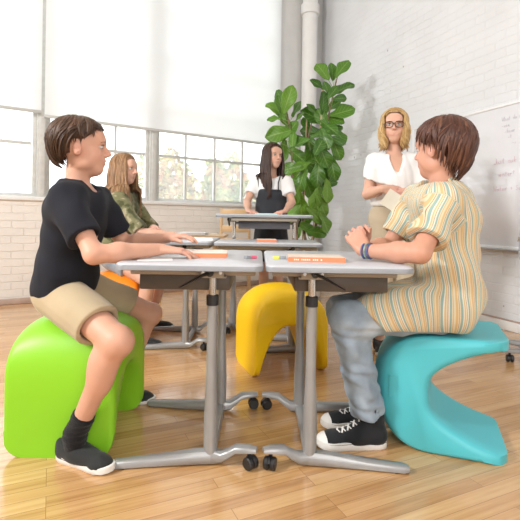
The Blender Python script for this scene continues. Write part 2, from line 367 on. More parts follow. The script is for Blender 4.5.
# ------------------------------------------------------------------ desks
def desk(name, label, cx, cy, rz, lx, ly, px, py, zt, boxm, group=None, flip=False, sx=.34, cs=1.):
    r = thing(name, label, 'desk', (cx, cy, 0), rz, group)
    J = [V(px, -py, 0), V(px, py, 0)]
    th = .024
    def rr(x, y, rad, n=6):
        out = []
        for (sx_, sy_, a0) in ((1, 1, 0), (-1, 1, 90), (-1, -1, 180), (1, -1, 270)):
            for k in range(n+1):
                q = R(a0+90*k/n); out.append((sx_*(x-rad)+rad*math.cos(q), sy_*(y-rad)+rad*math.sin(q)))
        return out
    M_ = Matrix.Identity(4)
    if flip: M_ = Matrix.Translation((px, 0, zt-.02)) @ Matrix.Rotation(R(88), 4, 'Y') @ Matrix.Translation((-px, 0, -zt+.02))
    # top: core slab and moulded edge
    prof = [(-.004, zt-th), (0, zt-th+.004), (0, zt-.008), (-.003, zt-.002), (-.007, zt)]
    rings = [[M_ @ V(x, y, z) for x, y in rr(lx/2+d, ly/2+d, .035)] for d, z in prof]
    MB().loft(rings).build('tabletop', M['deskgrey'], r, smooth=True, angle=60)
    e = MB(); rings = [[M_ @ V(x, y, z) for x, y in rr(lx/2+d, ly/2+d, .035)] for d, z in [(-.006, zt-th-.001), (.0012, zt-th+.001), (.0018, zt-th+.012), (.0004, zt-th+.017)]]
    e.loft(rings).build('edge_band', M['deskedge'], r, smooth=True, angle=60)
    zu = zt-th
    fx0, fx1, fy = -lx/2+.022, lx/2-.025, py+.014
    f = MB(); f.box(fx0, fx1, -fy, fy, zu-.028, zu-.002, M_)
    f.build('under_frame', M['beige'], r, bevel=.004)
    by = min(py-.035, ly/2-.1) if not flip else py-.03
    f = MB(); f.box(fx0+.02, px+.06, -by, by, zu-.088, zu-.029, M_)
    f.build('storage_tray', boxm, r, bevel=.005)
    # posts
    for k, j in enumerate(J):
        sg = -1 if k == 0 else 1
        p = MB(); p.lathe([(.0245, .03), (.0245, .16), (.022, .24), (.0185, .30), (.0185, .565)], 20, Matrix.Translation(j))
        po = p.build('post', M['alu'], r, smooth=True)
        MB().lathe([(.019, .56), (.0225, .562), (.0225, .596), (.019, .598)], 20, Matrix.Translation(j)).build('post_collar', M['black'], po, smooth=True)
        MB().lathe([(.014, .59), (.014, zu-.03)], 18, Matrix.Translation(j)).build('inner_post', M['chrome'], po, smooth=True)
        h = MB(); h.box(px-.05, px+.05, j.y-.03 if sg < 0 else j.y-.012, j.y+.012 if sg < 0 else j.y+.03, zu-.036, zu-.029)
        h.box(px-.042, px+.042, j.y+sg*.030-.004, j.y+sg*.030+.004, zu-.032, zu-.004)
        h.build('bracket', M['beige'], r, bevel=.002)
        for q in (-.03, .03):
            h = MB(); h.tube([(px+q, j.y+sg*.033, zu-.016), (px+q, j.y+sg*.04, zu-.016)], .006, 10); h.build('screw', M['chrome'], r, smooth=True)
        h = MB(); y = j.y+sg*.045
        h.tube([(px-.005, y, zu-.016), (px-.03, y, zu-.024), (px-.11, y, zu-.068)], [.012, .010, .0055], 8, flat=.6)
        h.tube([(px-.005, y-.008, zu-.016), (px-.005, y+.008, zu-.016)], .013, 10)
        h.build('lever', M['black'], r, smooth=True)
        # long arm
        ring = lambda x, y, z, wy, hz_, d=V(1, 0, 0): [V(x, y, z)+V(-d.y, d.x, 0)*(wy*cx_)+V(0, 0, hz_*cz_) for cx_, cz_ in ((-.5, -.35), (-.35, -.5), (.35, -.5), (.5, -.35), (.5, .2), (.3, .5), (-.3, .5), (-.5, .2))]
        pts = [(.02, 0, .026, .05, .046), (-.06, sg*.008, .024, .05, .042), (-.2, sg*.026, .018, .042, .032), (-sx+.015, sg*.045, .014, .038, .026), (-sx, sg*.047, .013, .026, .016)]
        d = V(-1, sg*.13, 0).normalized()
        ar = MB().loft([ring(j.x+x, j.y+y, z, a_, b2, d) for x, y, z, a_, b2 in pts]).build('foot_arm', M['alu'], r, smooth=True, angle=50)
        MB().box(j.x-sx+.01, j.x-sx+.05, j.y+sg*.044-.012, j.y+sg*.044+.012, 0, .004).build('glide', M['black'], ar)
        pts = [(-.01, 0, .026, .05, .044), (.04, sg*.008, .027, .046, .036), (.062*cs, sg*.016, .044, .044, .030), (.085*cs, sg*.022, .062, .042, .026), (.13*cs, sg*.032, .066, .04, .022), (.152*cs, sg*.037, .065, .03, .016)]
        d = V(1, sg*.2, 0).normalized()
        MB().loft([ring(j.x+x, j.y+y, z, a_, b2, d) for x, y, z, a_, b2 in pts]).build('caster_arm', M['alu'], r, smooth=True, angle=50)
        c = MB(); cxx, cyy = j.x+.128*cs, j.y+sg*.034
        yaw = .5*sg+(.8 if cx > 0 else -.3)
        mm = Matrix.Translation((cxx, cyy, 0)) @ Matrix.Rotation(yaw, 4, 'Z')
        for q in (-1, 1):
            m2 = mm @ Matrix.Translation((.008, q*.012, .0225)) @ Matrix.Rotation(R(90), 4, 'X')
            c.lathe([(.009, -.009), (.019, -.009), (.0225, -.005), (.0225, .005), (.019, .009), (.009, .009)], 18, m2)
        c.tube([mm @ V(0, 0, .02), mm @ V(0, 0, .06)], .007, 8)
        hood = [[mm @ V(.008+.0245*math.cos(q), w_, .0225+.0245*math.sin(q)) for q in [R(20+i*14) for i in range(10)]]+[mm @ V(.008+.012*math.cos(q), w_, .0225+.012*math.sin(q)) for q in [R(20+i*14) for i in range(9, -1, -1)]] for w_ in (-.004, .004)]
        c.loft(hood); c.build('caster', M['black'], r, smooth=True)
    cb = MB(); cb.tube([J[0]+V(0, 0, .028), J[1]+V(0, 0, .028)], .02, 8, flat=.7)
    cb.build('cross_bar', M['alu'], r, smooth=True)
    if not flip:
        MB().tube([J[0]+V(0, 0, zu-.045), J[1]+V(0, 0, zu-.045)], .010, 8).build('sync_shaft', M['alu'], r, smooth=True)
    return r
desk('height_adjustable_desk', 'light grey topped desk the boy in the black shirt leans on', -.233, 1.82, 0, .49, .70, .068, .215, .72, M['brownbox'], 'height adjustable school desks', cs=1.09)
desk('height_adjustable_desk', 'light grey topped desk the boy in the striped shirt leans on', .267, 1.82, math.pi, .49, .70, .078, .215, .72, M['brownbox'], 'height adjustable school desks', cs=1.09)
desk('height_adjustable_desk', 'grey desk with an orange book, directly behind the two front desks', .056, 3.09, 0, .696, .49, .165, .13, .72, M['brownbox'], 'height adjustable school desks')
desk('height_adjustable_desk', 'grey desk where the girl in the olive shirt sits', -.555, 3.22, 0, .49, .70, .068, .215, .72, M['brownbox'], 'height adjustable school desks')
desk('height_adjustable_desk', 'grey desk raised to standing height in front of the girl in the black pinafore', .033, 3.60, -math.pi/2, .49, .73, .068, .235, .905, M['greybox'], 'height adjustable school desks')
desk('height_adjustable_desk', 'desk at right edge, only its casters and feet in view behind the teal stool', 1.93, 3.0, math.pi, .49, .40, .068, .14, .80, M['brownbox'], 'height adjustable school desks', flip=True, cs=2.2)

# ------------------------------------------------------------------ arch stools
def stool_mesh(S=.44, W=.40, H=.50, saddle=.028):
    """arch profile in (x across the span, z up), extruded along y with rounded lobes"""
    def prof(n=44):
        out = []
        # outer: superellipse crown then straight sides
        for i in range(n+1):
            q = math.pi*i/n; c, s_ = math.cos(q), math.sin(q)
            x = S/2*abs(c)**.78*(1 if c > 0 else -1); z = H-.27+.27*abs(s_)**.80
            out.append((x, z))
        k = 10
        L = [( -S/2, (H-.27)*(1-i/k)) for i in range(1, k+1)]
        inn = []
        tip = .032; ih = .275; iw = S/2*.56
        # inner side from left foot up, round, down to the right
        m = 30
        for i in range(m+1):
            q = math.pi*(1-i/m); c, s_ = math.cos(q), math.sin(q)
            x = (S/2-tip)*(1 if c > 0 else -1)*(abs(c)**.9) if False else None
            zz = ih*abs(s_)**.62
            wv = (S/2-tip)*(1-(zz/ih)**1.15*.46)*(abs(c)**.55) * (1 if c > 0 else -1)
            inn.append((wv, zz))
        Rr = [(S/2, (H-.27)*(i/k)) for i in range(0, k)]
        return out+L+inn+Rr
    base = prof(); n = len(base)
    ny = 44; rings = []
    P = np.array(base)
    def offset(P, d):
        nx = np.roll(P, -1, 0); pv = np.roll(P, 1, 0); t = nx-pv
        ln = np.linalg.norm(t, axis=1, keepdims=True); ln[ln < 1e-9] = 1; t = t/ln
        nn = np.stack([-t[:, 1], t[:, 0]], 1)     # inward for ccw
        return P+nn*d
    for i in range(ny+1):
        u = -1+2*i/ny; u = math.copysign(abs(u)**.75, u); y = u*W/2
        e = max(0, abs(y)-(W/2-.022)); d = .022-math.sqrt(max(0, .022**2-e*e)) if e > 0 else 0
        Q = offset(P, d*.6)
        # rounded bottom corners and rounded shoulders of the lobes
        eb = max(0, abs(y)-(W/2-.075)); rise = .075-math.sqrt(max(0, .075**2-eb*eb))
        es = max(0, abs(y)-(W/2-.17)); drop = .10*(1-math.sqrt(max(0, 1-(es/.17)**2)))*.95
        sad = saddle*(1-(abs(y)/(W/2))**2)*0.9
        Q = Q.copy(); zn = np.clip(Q[:, 1]/H, 0, 1)
        Q[:, 1] = rise*(1-zn)**1.2+Q[:, 1]*(1-0)-(drop+sad*.6)*zn**3
        rings.append([V(x, y, max(z, 0)) for x, z in Q])
    return MB().loft(rings)
def stool(label, m, mtx, loc, rz, extra=False):
    r = thing('arch_stool', label, 'stool', loc, rz, 'arched plastic stools')
    mb = stool_mesh(); mb.v = [tuple(mtx @ Vector(v)) for v in mb.v]
    z = min(v[2] for v in mb.v); mb.v = [(v[0], v[1], v[2]-z) for v in mb.v]
    mb.build('seat_shell', m, r, smooth=True, angle=50)
    return r, z
I4 = Matrix.Identity(4)
stool('lime green arched plastic stool straddled by the boy in black', M['green'], I4, (-.715, 1.835, 0), math.pi/2)
stool('empty bright yellow arched plastic stool standing behind the front desks', M['yellow'], I4, (.130, 2.69, 0), R(19))
stool('orange arched plastic stool under the girl in the olive shirt', M['orange'], I4, (-1.02, 3.22, 0), math.pi/2)
ts, tz = stool('teal arched plastic stool lying on its side under the boy in stripes', M['teal'], Matrix.Rotation(R(-90), 4, 'Y'), (.965, 1.775, 0), R(-20))
# moulded badge on the crown side of the teal stool
def frame_rect(mb, c, u, v, w, h, t, d):
    nrm = u.cross(v).normalized()
    for a_, b2, ww, hh in ((-w/2, 0, t, h), (w/2, 0, t, h), (0, -h/2, w, t), (0, h/2, w, t)):
        m = Matrix([[*(u), 0], [*(v), 0], [*(nrm), 0], [0, 0, 0, 1]]).transposed(); m.translation = c+u*a_+v*b2
        mb.box(-ww/2, ww/2, -hh/2, hh/2, -d, d, m)
bd = MB(); frame_rect(bd, V(-.40, -.2005, .235), V(1, 0, 0), V(0, 0, 1), .03, .085, .002, .0014)
bd.build('moulded_badge', M['teal'], ts)

# ------------------------------------------------------------------ books and small things
def book(name, label, cat, loc, rz, w, d, h, cov, pages, group=None, title=False):
    r = thing(name, label, cat, loc, rz, group)
    MB().box(-w/2+.004, w/2-.004, -d/2+.006, d/2-.004, .0025, h-.0025).build('pages', pages, r)
    c = MB(); c.box(-w/2, w/2, -d/2+.003, d/2, h-.0022, h+.0002); c.build('front_cover', M['cream_c'] if group else cov, r)
    c = MB(); c.box(-w/2, w/2, -d/2, d/2, 0, .0024); c.box(-w/2, w/2, -d/2, -d/2+.003, h-.0024, h); c.box(-w/2, w/2, -d/2, -d/2+.003, .0024, h-.0024)
    c.build('cover', cov, r)
    if title:
        t = MB(); x = -w/2+.02; rnd = random.Random(3)
        while x < w/2-.08:
            ww = rnd.uniform(.003, .006); t.box(x, x+ww, -d/2-.0006, -d/2, h*.35, h*.65); x += ww+(.002 if rnd.random() > .2 else .009)
        t.build('title', M['paper'], r)
    return r
book('book', 'orange spined book lying on the right front desk beside the clasped hands', 'book', (.205, 1.66, .7202), R(-2), .20, .15, .017, M['orange_b'], M['paper'], 'orange books on the desks', title=True)
book('book', 'orange book under the fingertips of the boy in black', 'book', (-.205, 1.80, .7202), R(3), .15, .20, .017, M['orange_b'], M['paper'], 'orange books on the desks')
book('book', 'orange book on the desk in front of the raised desk', 'book', (.045, 3.02, .7202), R(0), .13, .18, .014, M['orange_b'], M['paper'], 'orange books on the desks')
book('notebook', 'white notebook on the olive shirted girl\'s desk, near its right end', 'notebook', (-.40, 3.10, .7202), R(8), .15, .21, .012, M['white'], M['white'])
book('notebook', 'pale teal notebook on the raised desk between the girl\'s hands', 'notebook', (.045, 3.44, .9052), R(0), .17, .12, .008, M['teal_p'], M['white'])
s = MB().box(-.06, .06, -.05, .05, 0, .001); o = s.build('paper_sheet', M['white']); o.location = (-.37, 1.60, .7205); o.rotation_euler = (0, 0, R(12))
tag(o, 'small white sheet of paper under the forearm of the boy in black', 'paper')
def eraser(loc, rz, c1, c2, label):
    r = thing('eraser', label, 'eraser', loc, rz)
    MB().box(-.012, .014, -.009, .009, 0, .011).build('rubber', c1, r, bevel=.003)
    MB().box(-.034, -.0125, -.0095, .0095, 0, .0115).build('sleeve', c2, r, bevel=.001)
eraser((-.025, 1.70, .7202), R(35), M['pink'], M['deskedge'], 'small pink and grey eraser at the corner of the left front desk')
eraser((.065, 1.70, .7202), R(180-10), M['yellow_e'], M['deskedge'], 'small yellow and grey eraser at the corner of the right front desk')

# ------------------------------------------------------------------ wooden table and chair at the back
t = thing('wooden_table', 'low birch table with splayed legs behind the olive shirted girl', 'table', (-.68, 4.33, 0))
MB().box(-.36, .36, -.25, .25, .69, .715).build('tabletop', M['wood'], t, bevel=.004)
for sx_ in (-1, 1):
    for sy_ in (-1, 1):
        MB().tube([(sx_*.26, sy_*.19, .69), (sx_*.32, sy_*.23, 0)], [.022, .013], 10).build('leg', M['wood'], t, smooth=True)
book('notebook', 'white closed notebook on the birch table at the back', 'notebook', (-.62, 4.2, .7152), R(-6), .26, .19, .02, M['white'], M['white'])
t = thing('wooden_chair', 'birch wooden chair with slatted back left of the standing girl', 'chair', (-.27, 4.78, 0), R(0))
MB().box(-.18, .18, -.18, .18, .44, .462).build('seat', M['wood'], t, bevel=.008)
for sx_ in (-1, 1):
    MB().tube([(sx_*.15, -.15, .44), (sx_*.17, -.18, 0)], .014, 8).build('leg', M['wood'], t, smooth=True)
    MB().tube([(sx_*.15, .16, .98), (sx_*.155, .15, .44), (sx_*.17, .19, 0)], .015, 8).build('leg', M['wood'], t, smooth=True)
for z in (.9, .72, .58): MB().box(-.155, .155, .145, .165, z, z+.075).build('back_slat', M['wood'], t, bevel=.008)

# ------------------------------------------------------------------ fiddle leaf fig
def fig_leaf_mat():
    m = mat('fig_leaf', (.14, .30, .03), .35, bump=.05, bscale=40, var=.12, vscale=3, spec=.5)
    nt = m.node_tree; b = nt.nodes['Principled BSDF']
    at_ = nt.nodes.new('ShaderNodeAttribute'); at_.attribute_name = 'leaf'      # x across -1..1, y along 0..1, z = tone of this leaf
    sp = nt.nodes.new('ShaderNodeSeparateXYZ'); nt.links.new(at_.outputs['Vector'], sp.inputs[0])
    def mth(op, a, b2=None, c=None):
        n = nt.nodes.new('ShaderNodeMath'); n.operation = op
        for i, q in enumerate((a, b2, c)):
            if q is None: continue
            if isinstance(q, (int, float)): n.inputs[i].default_value = q
            else: nt.links.new(q, n.inputs[i])
        return n.outputs[0]
    ax = mth('ABSOLUTE', sp.outputs[0])
    rib = mth('LESS_THAN', ax, .055)
    w = mth('MULTIPLY_ADD', ax, -.28, sp.outputs[1])
    fr = mth('FRACT', mth('MULTIPLY', w, 7.0))
    vein = mth('LESS_THAN', mth('ABSOLUTE', mth('SUBTRACT', fr, .5)), .06)
    v = mth('MULTIPLY', mth('MAXIMUM', rib, mth('MULTIPLY', vein, .7)), .6)
    base = ramp(nt, sp.outputs[2], [(0, (.025, .095, .02)), (.5, (.075, .21, .02)), (1, (.20, .40, .035))])
    mx = nt.nodes.new('ShaderNodeMix'); mx.data_type = 'RGBA'
    nt.links.new(v, mx.inputs[0]); nt.links.new(base, mx.inputs[6]); mx.inputs[7].default_value = (.42, .60, .18, 1)
    link_base(m, mx.outputs[2])
    tl = nt.nodes.new('ShaderNodeBsdfTranslucent'); tl.inputs['Color'].default_value = (.25, .55, .05, 1)
    ms = nt.nodes.new('ShaderNodeMixShader'); ms.inputs[0].default_value = .22
    nt.links.new(b.outputs[0], ms.inputs[1]); nt.links.new(tl.outputs[0], ms.inputs[2])
    nt.links.new(ms.outputs[0], nt.nodes['Material Output'].inputs[0])
    return m
M['leaf'] = fig_leaf_mat()
def fig():
    bx, by = .50, 4.95
    r = thing('fiddle_leaf_fig', 'tall fiddle leaf fig plant with big glossy leaves in the corner', 'plant', (bx, by, 0))
    rnd = random.Random(11)
    MB().lathe([(.001, 0), (.15, 0), (.17, .04), (.20, .36), (.21, .38), (.19, .38), (.175, .34), (.001, .34)], 32).build('pot', M['pot'], r, smooth=True)
    MB().lathe([(.001, .33), (.176, .33), (.176, .345), (.001, .35)], 24).build('soil', M['soil'], r, smooth=True)
    O = V(bx, by, 0)
    stems = [[V(.0, 0, .34)+O, at(316, 225, 4.95), at(322, 175, 4.9), at(326, 130, 4.9), at(331, 105, 4.9), at(338, 74, 4.9)],
             [V(-.07, 0, .34)+O, at(296, 225, 4.9), at(293, 180, 4.85), at(291, 140, 4.85), at(288, 118, 4.85), at(284, 100, 4.85)],
             [V(.05, .02, .34)+O, at(303, 215, 5.0), at(305, 170, 5.0), at(309, 135, 5.0), at(313, 118, 5.0)]]
    def crv(pts, n=24):
        out = []
        P = [pts[0]]+pts+[pts[-1]]
        for i in range(1, len(P)-2):
            for k in range(6):
                t = k/6; p0, p1, p2, p3 = P[i-1], P[i], P[i+1], P[i+2]
                out.append(.5*((2*p1)+(-p0+p2)*t+(2*p0-5*p1+4*p2-p3)*t*t+(-p0+3*p1-3*p2+p3)*t**3))
        out.append(pts[-1]); return out
    sc = [crv(s) for s in stems]
    for c in sc:
        n = len(c); MB().tube([p-O for p in c], [.017*(1-.7*i/n) for i in range(n)], 8).build('stem', M['bark'], r, smooth=True)
    MB().tube([V(-.03, .05, .3), at(307, 110, 5.05)-O], .008, 8).build('cane', M['cane'], r, smooth=True)
    MB().tube([V(.06, -.03, .3), at(323, 90, 4.88)-O], .007, 8).build('cane', M['cane'], r, smooth=True)
    # px, py of leaf centre, direction of the tip in the picture (deg), length in px, which stem, tone
    L = [(323, 71, 118, 24, 0, .7), (333, 72, 95, 18, 0, .4), (342, 68, 62, 26, 0, .6), (318, 84, 150, 17, 0, .2), (342, 88, 35, 26, 0, .3), (333, 92, 60, 18, 0, .3), (340, 98, 10, 16, 0, .2), (327, 88, 110, 16, 0, .3),
         (342, 112, 12, 27, 0, .6), (324, 103, 75, 24, 0, .35), (331, 107, 40, 24, 0, .5), (314, 117, 160, 30, 0, .45), (322, 119, 120, 24, 0, .5), (333, 119, -15, 24, 0, .6), (313, 110, 130, 18, 2, .5), (330, 127, -40, 24, 0, .5),
         (340, 135, -52, 22, 0, .55), (337, 149, -60, 26, 0, .6), (336, 140, -20, 18, 0, .2), (313, 132, 175, 24, 2, .35), (320, 133, 20, 22, 2, .3), (325, 138, -70, 24, 0, .4),
         (280, 97, 125, 18, 1, .4), (288, 100, 75, 30, 1, .8), (282, 107, 100, 28, 1, .6), (277, 109, 140, 26, 1, .9), (274, 119, 175, 15, 1, .6), (284, 118, 110, 24, 1, .8), (296, 109, 65, 18, 1, .5), (299, 116, 60, 14, 1, .6),
         (280, 133, 200, 28, 1, .7), (290, 130, 60, 22, 1, .6), (270, 147, 215, 20, 1, .8), (299, 143, 25, 24, 1, .5), (296, 154, -40, 24, 1, .6), (283, 150, -100, 24, 1, .7),
         (312, 157, -85, 34, 2, .7), (324, 156, -60, 26, 0, .5), (303, 142, 150, 22, 2, .4), (300, 166, 200, 26, 1, .8), (311, 165, -20, 24, 2, .6), (327, 172, -30, 28, 0, .25), (318, 174, -95, 28, 2, .5), (301, 180, -110, 28, 1, .6),
         (333, 168, -75, 26, 0, .5), (309, 187, -70, 26, 2, .75), (300, 172, 240, 24, 2, .8), (323, 187, -65, 28, 0, .8), (328, 190, -80, 26, 0, .95), (316, 199, -100, 26, 0, .95), (296, 195, -110, 24, 1, .8),
         (300, 205, -90, 28, 1, .9), (322, 205, -60, 28, 0, .9), (293, 213, -130, 24, 1, .85), (305, 213, -70, 24, 2, .85), (315, 215, -45, 26, 0, .9), (325, 222, -60, 26, 0, .8), (307, 228, -30, 22, 2, .8), (298, 226, -100, 22, 1, .8), (316, 232, -10, 22, 0, .7),
         (292, 168, 200, 22, 1, .6), (310, 146, 80, 20, 2, .5), (319, 147, 60, 22, 0, .3), (306, 125, 100, 18, 2, .5), (329, 183, 10, 18, 0, .3), (288, 186, 230, 22, 1, .7), (292, 142, 100, 20, 1, .6), (333, 130, 30, 20, 0, .4)]
    mb = MB(); att = []
    pet = MB()
    for (px, py, ang, lp, si, tone) in L:
        D = (4.9, 4.85, 5.0)[si]+rnd.uniform(-.2, .12)
        c = at(px, py, D); ln = lp/F*D*1.0; a = R(ang+rnd.uniform(-6, 6))
        tip = V(math.cos(a), rnd.uniform(-.45, .25), math.sin(a)).normalized()
        nrm = V(rnd.uniform(-.8, .8), -1, rnd.uniform(-.1, 1.1)); side = tip.cross(nrm).normalized(); nrm = side.cross(tip).normalized()
        if nrm.y > 0: nrm = -nrm
        wd = ln*rnd.uniform(.27, .34); base = c-tip*ln*.5
        nu, nv = 8, 12; vs = []; cup = rnd.uniform(.1, .3); droop = rnd.uniform(.05, .28); ph = rnd.uniform(0, 6)
        for j in range(nv+1):
            v = j/nv
            w = wd*(math.sin(math.pi*min(1, v**.85))**.55)*(.55+.62*v-.12*math.sin(2*math.pi*v)) if 0 < v < 1 else 0.
            w = max(w, .002)
            for i in range(nu+1):
                u = -1+2*i/nu
                p = base+tip*(v*ln)+side*(u*w)+nrm*(abs(u)**1.5*cup*w-droop*ln*v*v+.16*wd*math.sin(11*v+ph+2*u)*abs(u))
                vs.append(p-O); att.append((u, v, min(1, max(0, tone+rnd.uniform(-.02, .02)))))
        fs = [(j*(nu+1)+i, j*(nu+1)+i+1, (j+1)*(nu+1)+i+1, (j+1)*(nu+1)+i) for j in range(nv) for i in range(nu)]
        mb.add(vs, fs)
        # leaf stalk to the nearest point of its stem a little below
        q = min(sc[si], key=lambda s: (s-base+V(0, 0, .05)).length)
        mid = (q+base)*.5+V(0, 0, -.02)
        pet.tube([q-O, mid-O, base-O+tip*.01], [.004, .0035, .003], 5)
    o = mb.build('foliage', M['leaf'], r, smooth=True, angle=False)
    ca = o.data.attributes.new('leaf', 'FLOAT_VECTOR', 'POINT'); ca.data.foreach_set('vector', [x for a in att for x in a])
    sd = o.modifiers.new('s', 'SOLIDIFY'); sd.thickness = .0015
    pet.build('leaf_stalks', mat('leaf_stalk', (.30, .42, .12), .5), r, smooth=True)
fig()

# ------------------------------------------------------------------ smooth solid modelling: blended limbs and cloth meshed from a distance field
def arr(v): return np.array(tuple(v), dtype=np.float32)
class Pr:
    pass
def cap(a, b, ra, rb=None, k=.02, op='+', sq=None):
    p = Pr(); p.t = 'cap'; p.a = arr(a); p.b = arr(b); p.ra = ra; p.rb = ra if rb is None else rb; p.k = k; p.op = op
    p.sq = None if sq is None else (arr(Vector(sq[0]).normalized()), sq[1])
    r = max(p.ra, p.rb)*(max(1, sq[1]) if sq else 1); p.lo = np.minimum(p.a, p.b)-r; p.hi = np.maximum(p.a, p.b)+r; return p
def ell(c, r, fr=None, k=.02, op='+'):
    p = Pr(); p.t = 'ell'; p.c = arr(c); p.r = arr(r); p.k = k; p.op = op
    p.R = np.eye(3, dtype=np.float32) if fr is None else np.array([tuple(v) for v in fr], dtype=np.float32)
    m = max(r); p.lo = p.c-m; p.hi = p.c+m; return p
def cut(c, n, rad, k=.004):
    """remove the half ball round c on the side n points to"""
    p = Pr(); p.t = 'cut'; p.c = arr(c); p.n = arr(Vector(n).normalized()); p.rad = rad; p.k = k; p.op = '-'; p.lo = p.c-rad; p.hi = p.c+rad; return p
def dist(p, P):
    if p.t == 'cap':
        ba = p.b-p.a; L = float(ba @ ba)
        q = P-p.a
        h = np.clip((q @ ba)/max(L, 1e-9), 0, 1)
        v = q-h[..., None]*ba
        if p.sq is not None:
            n, s = p.sq; c = v @ n; v = v+(c*(1/s-1))[..., None]*n
        d = np.sqrt((v*v).sum(-1))-(p.ra+(p.rb-p.ra)*h)
        return d*(p.sq[1] if p.sq is not None and p.sq[1] < 1 else 1)
    if p.t == 'ell':
        q = (P-p.c) @ p.R.T
        a = q/p.r; b = a/p.r
        k0 = np.sqrt((a*a).sum(-1)); k1 = np.sqrt((b*b).sum(-1))+1e-6
        return k0*(k0-1)/k1
    q = P-p.c
    return np.maximum(-(q @ p.n), np.sqrt((q*q).sum(-1))-p.rad)
def field(prims, lo, hi, h, disp=None):
    n = [max(4, int(math.ceil((hi[i]-lo[i])/h))+1) for i in range(3)]
    ax = [lo[i]+h*np.arange(n[i], dtype=np.float32) for i in range(3)]
    G = np.full(n, .25, np.float32)
    for p in prims:
        m = p.k*1.5+.03
        ia = [max(0, int((p.lo[i]-m-lo[i])/h)) for i in range(3)]; ib = [min(n[i], int((p.hi[i]+m-lo[i])/h)+2) for i in range(3)]
        if any(ia[i] >= ib[i] for i in range(3)): continue
        X, Y, Z = np.meshgrid(ax[0][ia[0]:ib[0]], ax[1][ia[1]:ib[1]], ax[2][ia[2]:ib[2]], indexing='ij')
        P = np.stack([X, Y, Z], -1); d = dist(p, P).astype(np.float32)
        sl = (slice(ia[0], ib[0]), slice(ia[1], ib[1]), slice(ia[2], ib[2])); g = G[sl]; k = max(p.k, 1e-5)
        if p.op == '+':
            t = np.clip(.5+.5*(g-d)/k, 0, 1); G[sl] = g*(1-t)+d*t-k*t*(1-t)
        else:
            d = -d; t = np.clip(.5-.5*(g-d)/k, 0, 1); G[sl] = g*(1-t)+d*t+k*t*(1-t)
    if disp is not None:
        X, Y, Z = np.meshgrid(*ax, indexing='ij'); near = np.abs(G) < .04
        P = np.stack([X[near], Y[near], Z[near]], -1); G[near] += disp(P)
    return G, ax, n
def nets(G, lo, h):
    S = G < 0
    nx, ny, nz = G.shape
    c = np.zeros((nx-1, ny-1, nz-1), np.int8)
    for dx in (0, 1):
        for dy in (0, 1):
            for dz in (0, 1): c += S[dx:nx-1+dx, dy:ny-1+dy, dz:nz-1+dz]
    act = (c > 0) & (c < 8); idx = np.argwhere(act)
    if len(idx) == 0: return np.zeros((0, 3)), np.zeros((0, 4), int)
    ids = -np.ones(act.shape, np.int64); ids[act] = np.arange(len(idx))
    cor = [(x, y, z) for x in (0, 1) for y in (0, 1) for z in (0, 1)]
    val = np.stack([G[idx[:, 0]+x, idx[:, 1]+y, idx[:, 2]+z] for x, y, z in cor], 1)
    acc = np.zeros((len(idx), 3)); cnt = np.zeros(len(idx))
    for i in range(8):
        for j in range(i+1, 8):
            if sum(abs(cor[i][q]-cor[j][q]) for q in range(3)) != 1: continue
            a, b = val[:, i], val[:, j]; m = (a < 0) != (b < 0)
            t = np.where(m, a/np.where(m, a-b, 1), 0)
            pi, pj = np.array(cor[i], float), np.array(cor[j], float)
            acc += np.where(m[:, None], pi+t[:, None]*(pj-pi), 0); cnt += m
    v = (idx+acc/cnt[:, None])*h+np.array(lo)
    F_ = []
    for axn in range(3):
        a1, a2 = (axn+1) % 3, (axn+2) % 3
        sa = [slice(None)]*3; sb = [slice(None)]*3; sa[axn] = slice(0, -1); sb[axn] = slice(1, None)
        for q in (a1, a2): sa[q] = slice(1, -1); sb[q] = slice(1, -1)
        A, B = S[tuple(sa)], S[tuple(sb)]
        e = np.argwhere(A != B)
        if len(e) == 0: continue
        e = e.copy(); e[:, a1] += 1; e[:, a2] += 1
        def cid(o1, o2):
            q = e.copy(); q[:, a1] += o1; q[:, a2] += o2; return ids[q[:, 0], q[:, 1], q[:, 2]]
        quad = np.stack([cid(-1, -1), cid(0, -1), cid(0, 0), cid(-1, 0)], 1)
        inside = S[tuple(np.minimum(e[:, q], S.shape[q]-1) for q in range(3))]
        quad[~inside] = quad[~inside][:, ::-1]
        F_.append(quad)
    return v, np.concatenate(F_)
def solid(name, prims, m, parent, O, h=.008, fine=(), disp=None, attr=None, bounds=None, smooth_it=0, label=None):
    add = [p for p in prims if p.op == '+']
    lo = np.min([p.lo for p in add], 0)-.03; hi = np.max([p.hi for p in add], 0)+.03
    if bounds: lo, hi = np.maximum(lo, bounds[0]), np.minimum(hi, bounds[1])
    G, ax, n = field(prims, lo, hi, h, disp); v, f = nets(G, lo, h)
    VV, FF = [v], []; cen = v[f].mean(1); keep = np.ones(len(f), bool)
    for (a, b, h2) in fine: keep &= ~np.all((cen > np.array(a)+h*.6) & (cen < np.array(b)-h*.6), 1)
    FF = [f[keep]]; off = len(v)
    for (a, b, h2) in fine:
        a, b = np.array(a, np.float32), np.array(b, np.float32)
        G, ax, n = field(prims, a, b, h2, disp); v2, f2 = nets(G, a, h2); VV.append(v2); FF.append(f2+off); off += len(v2)
    v = np.concatenate(VV); f = np.concatenate(FF)
    used = np.unique(f); mp = -np.ones(len(v), np.int64); mp[used] = np.arange(len(used)); v = v[used]; f = mp[f]
    me = bpy.data.meshes.new(name); me.from_pydata((v-np.array(tuple(O))).tolist(), [], f.tolist()); me.update()
    me.polygons.foreach_set('use_smooth', [True]*len(me.polygons)); me.materials.append(m)
    if attr is not None:
        for an, (ty, fn) in attr.items():
            at_ = me.attributes.new(an, ty, 'POINT'); val = fn(v)
            at_.data.foreach_set('vector' if ty == 'FLOAT_VECTOR' else 'value', val.astype(np.float32).ravel())
    o = bpy.data.objects.new(name, me); COL.objects.link(o); o.parent = parent
    if label: o['label'] = label
    return o
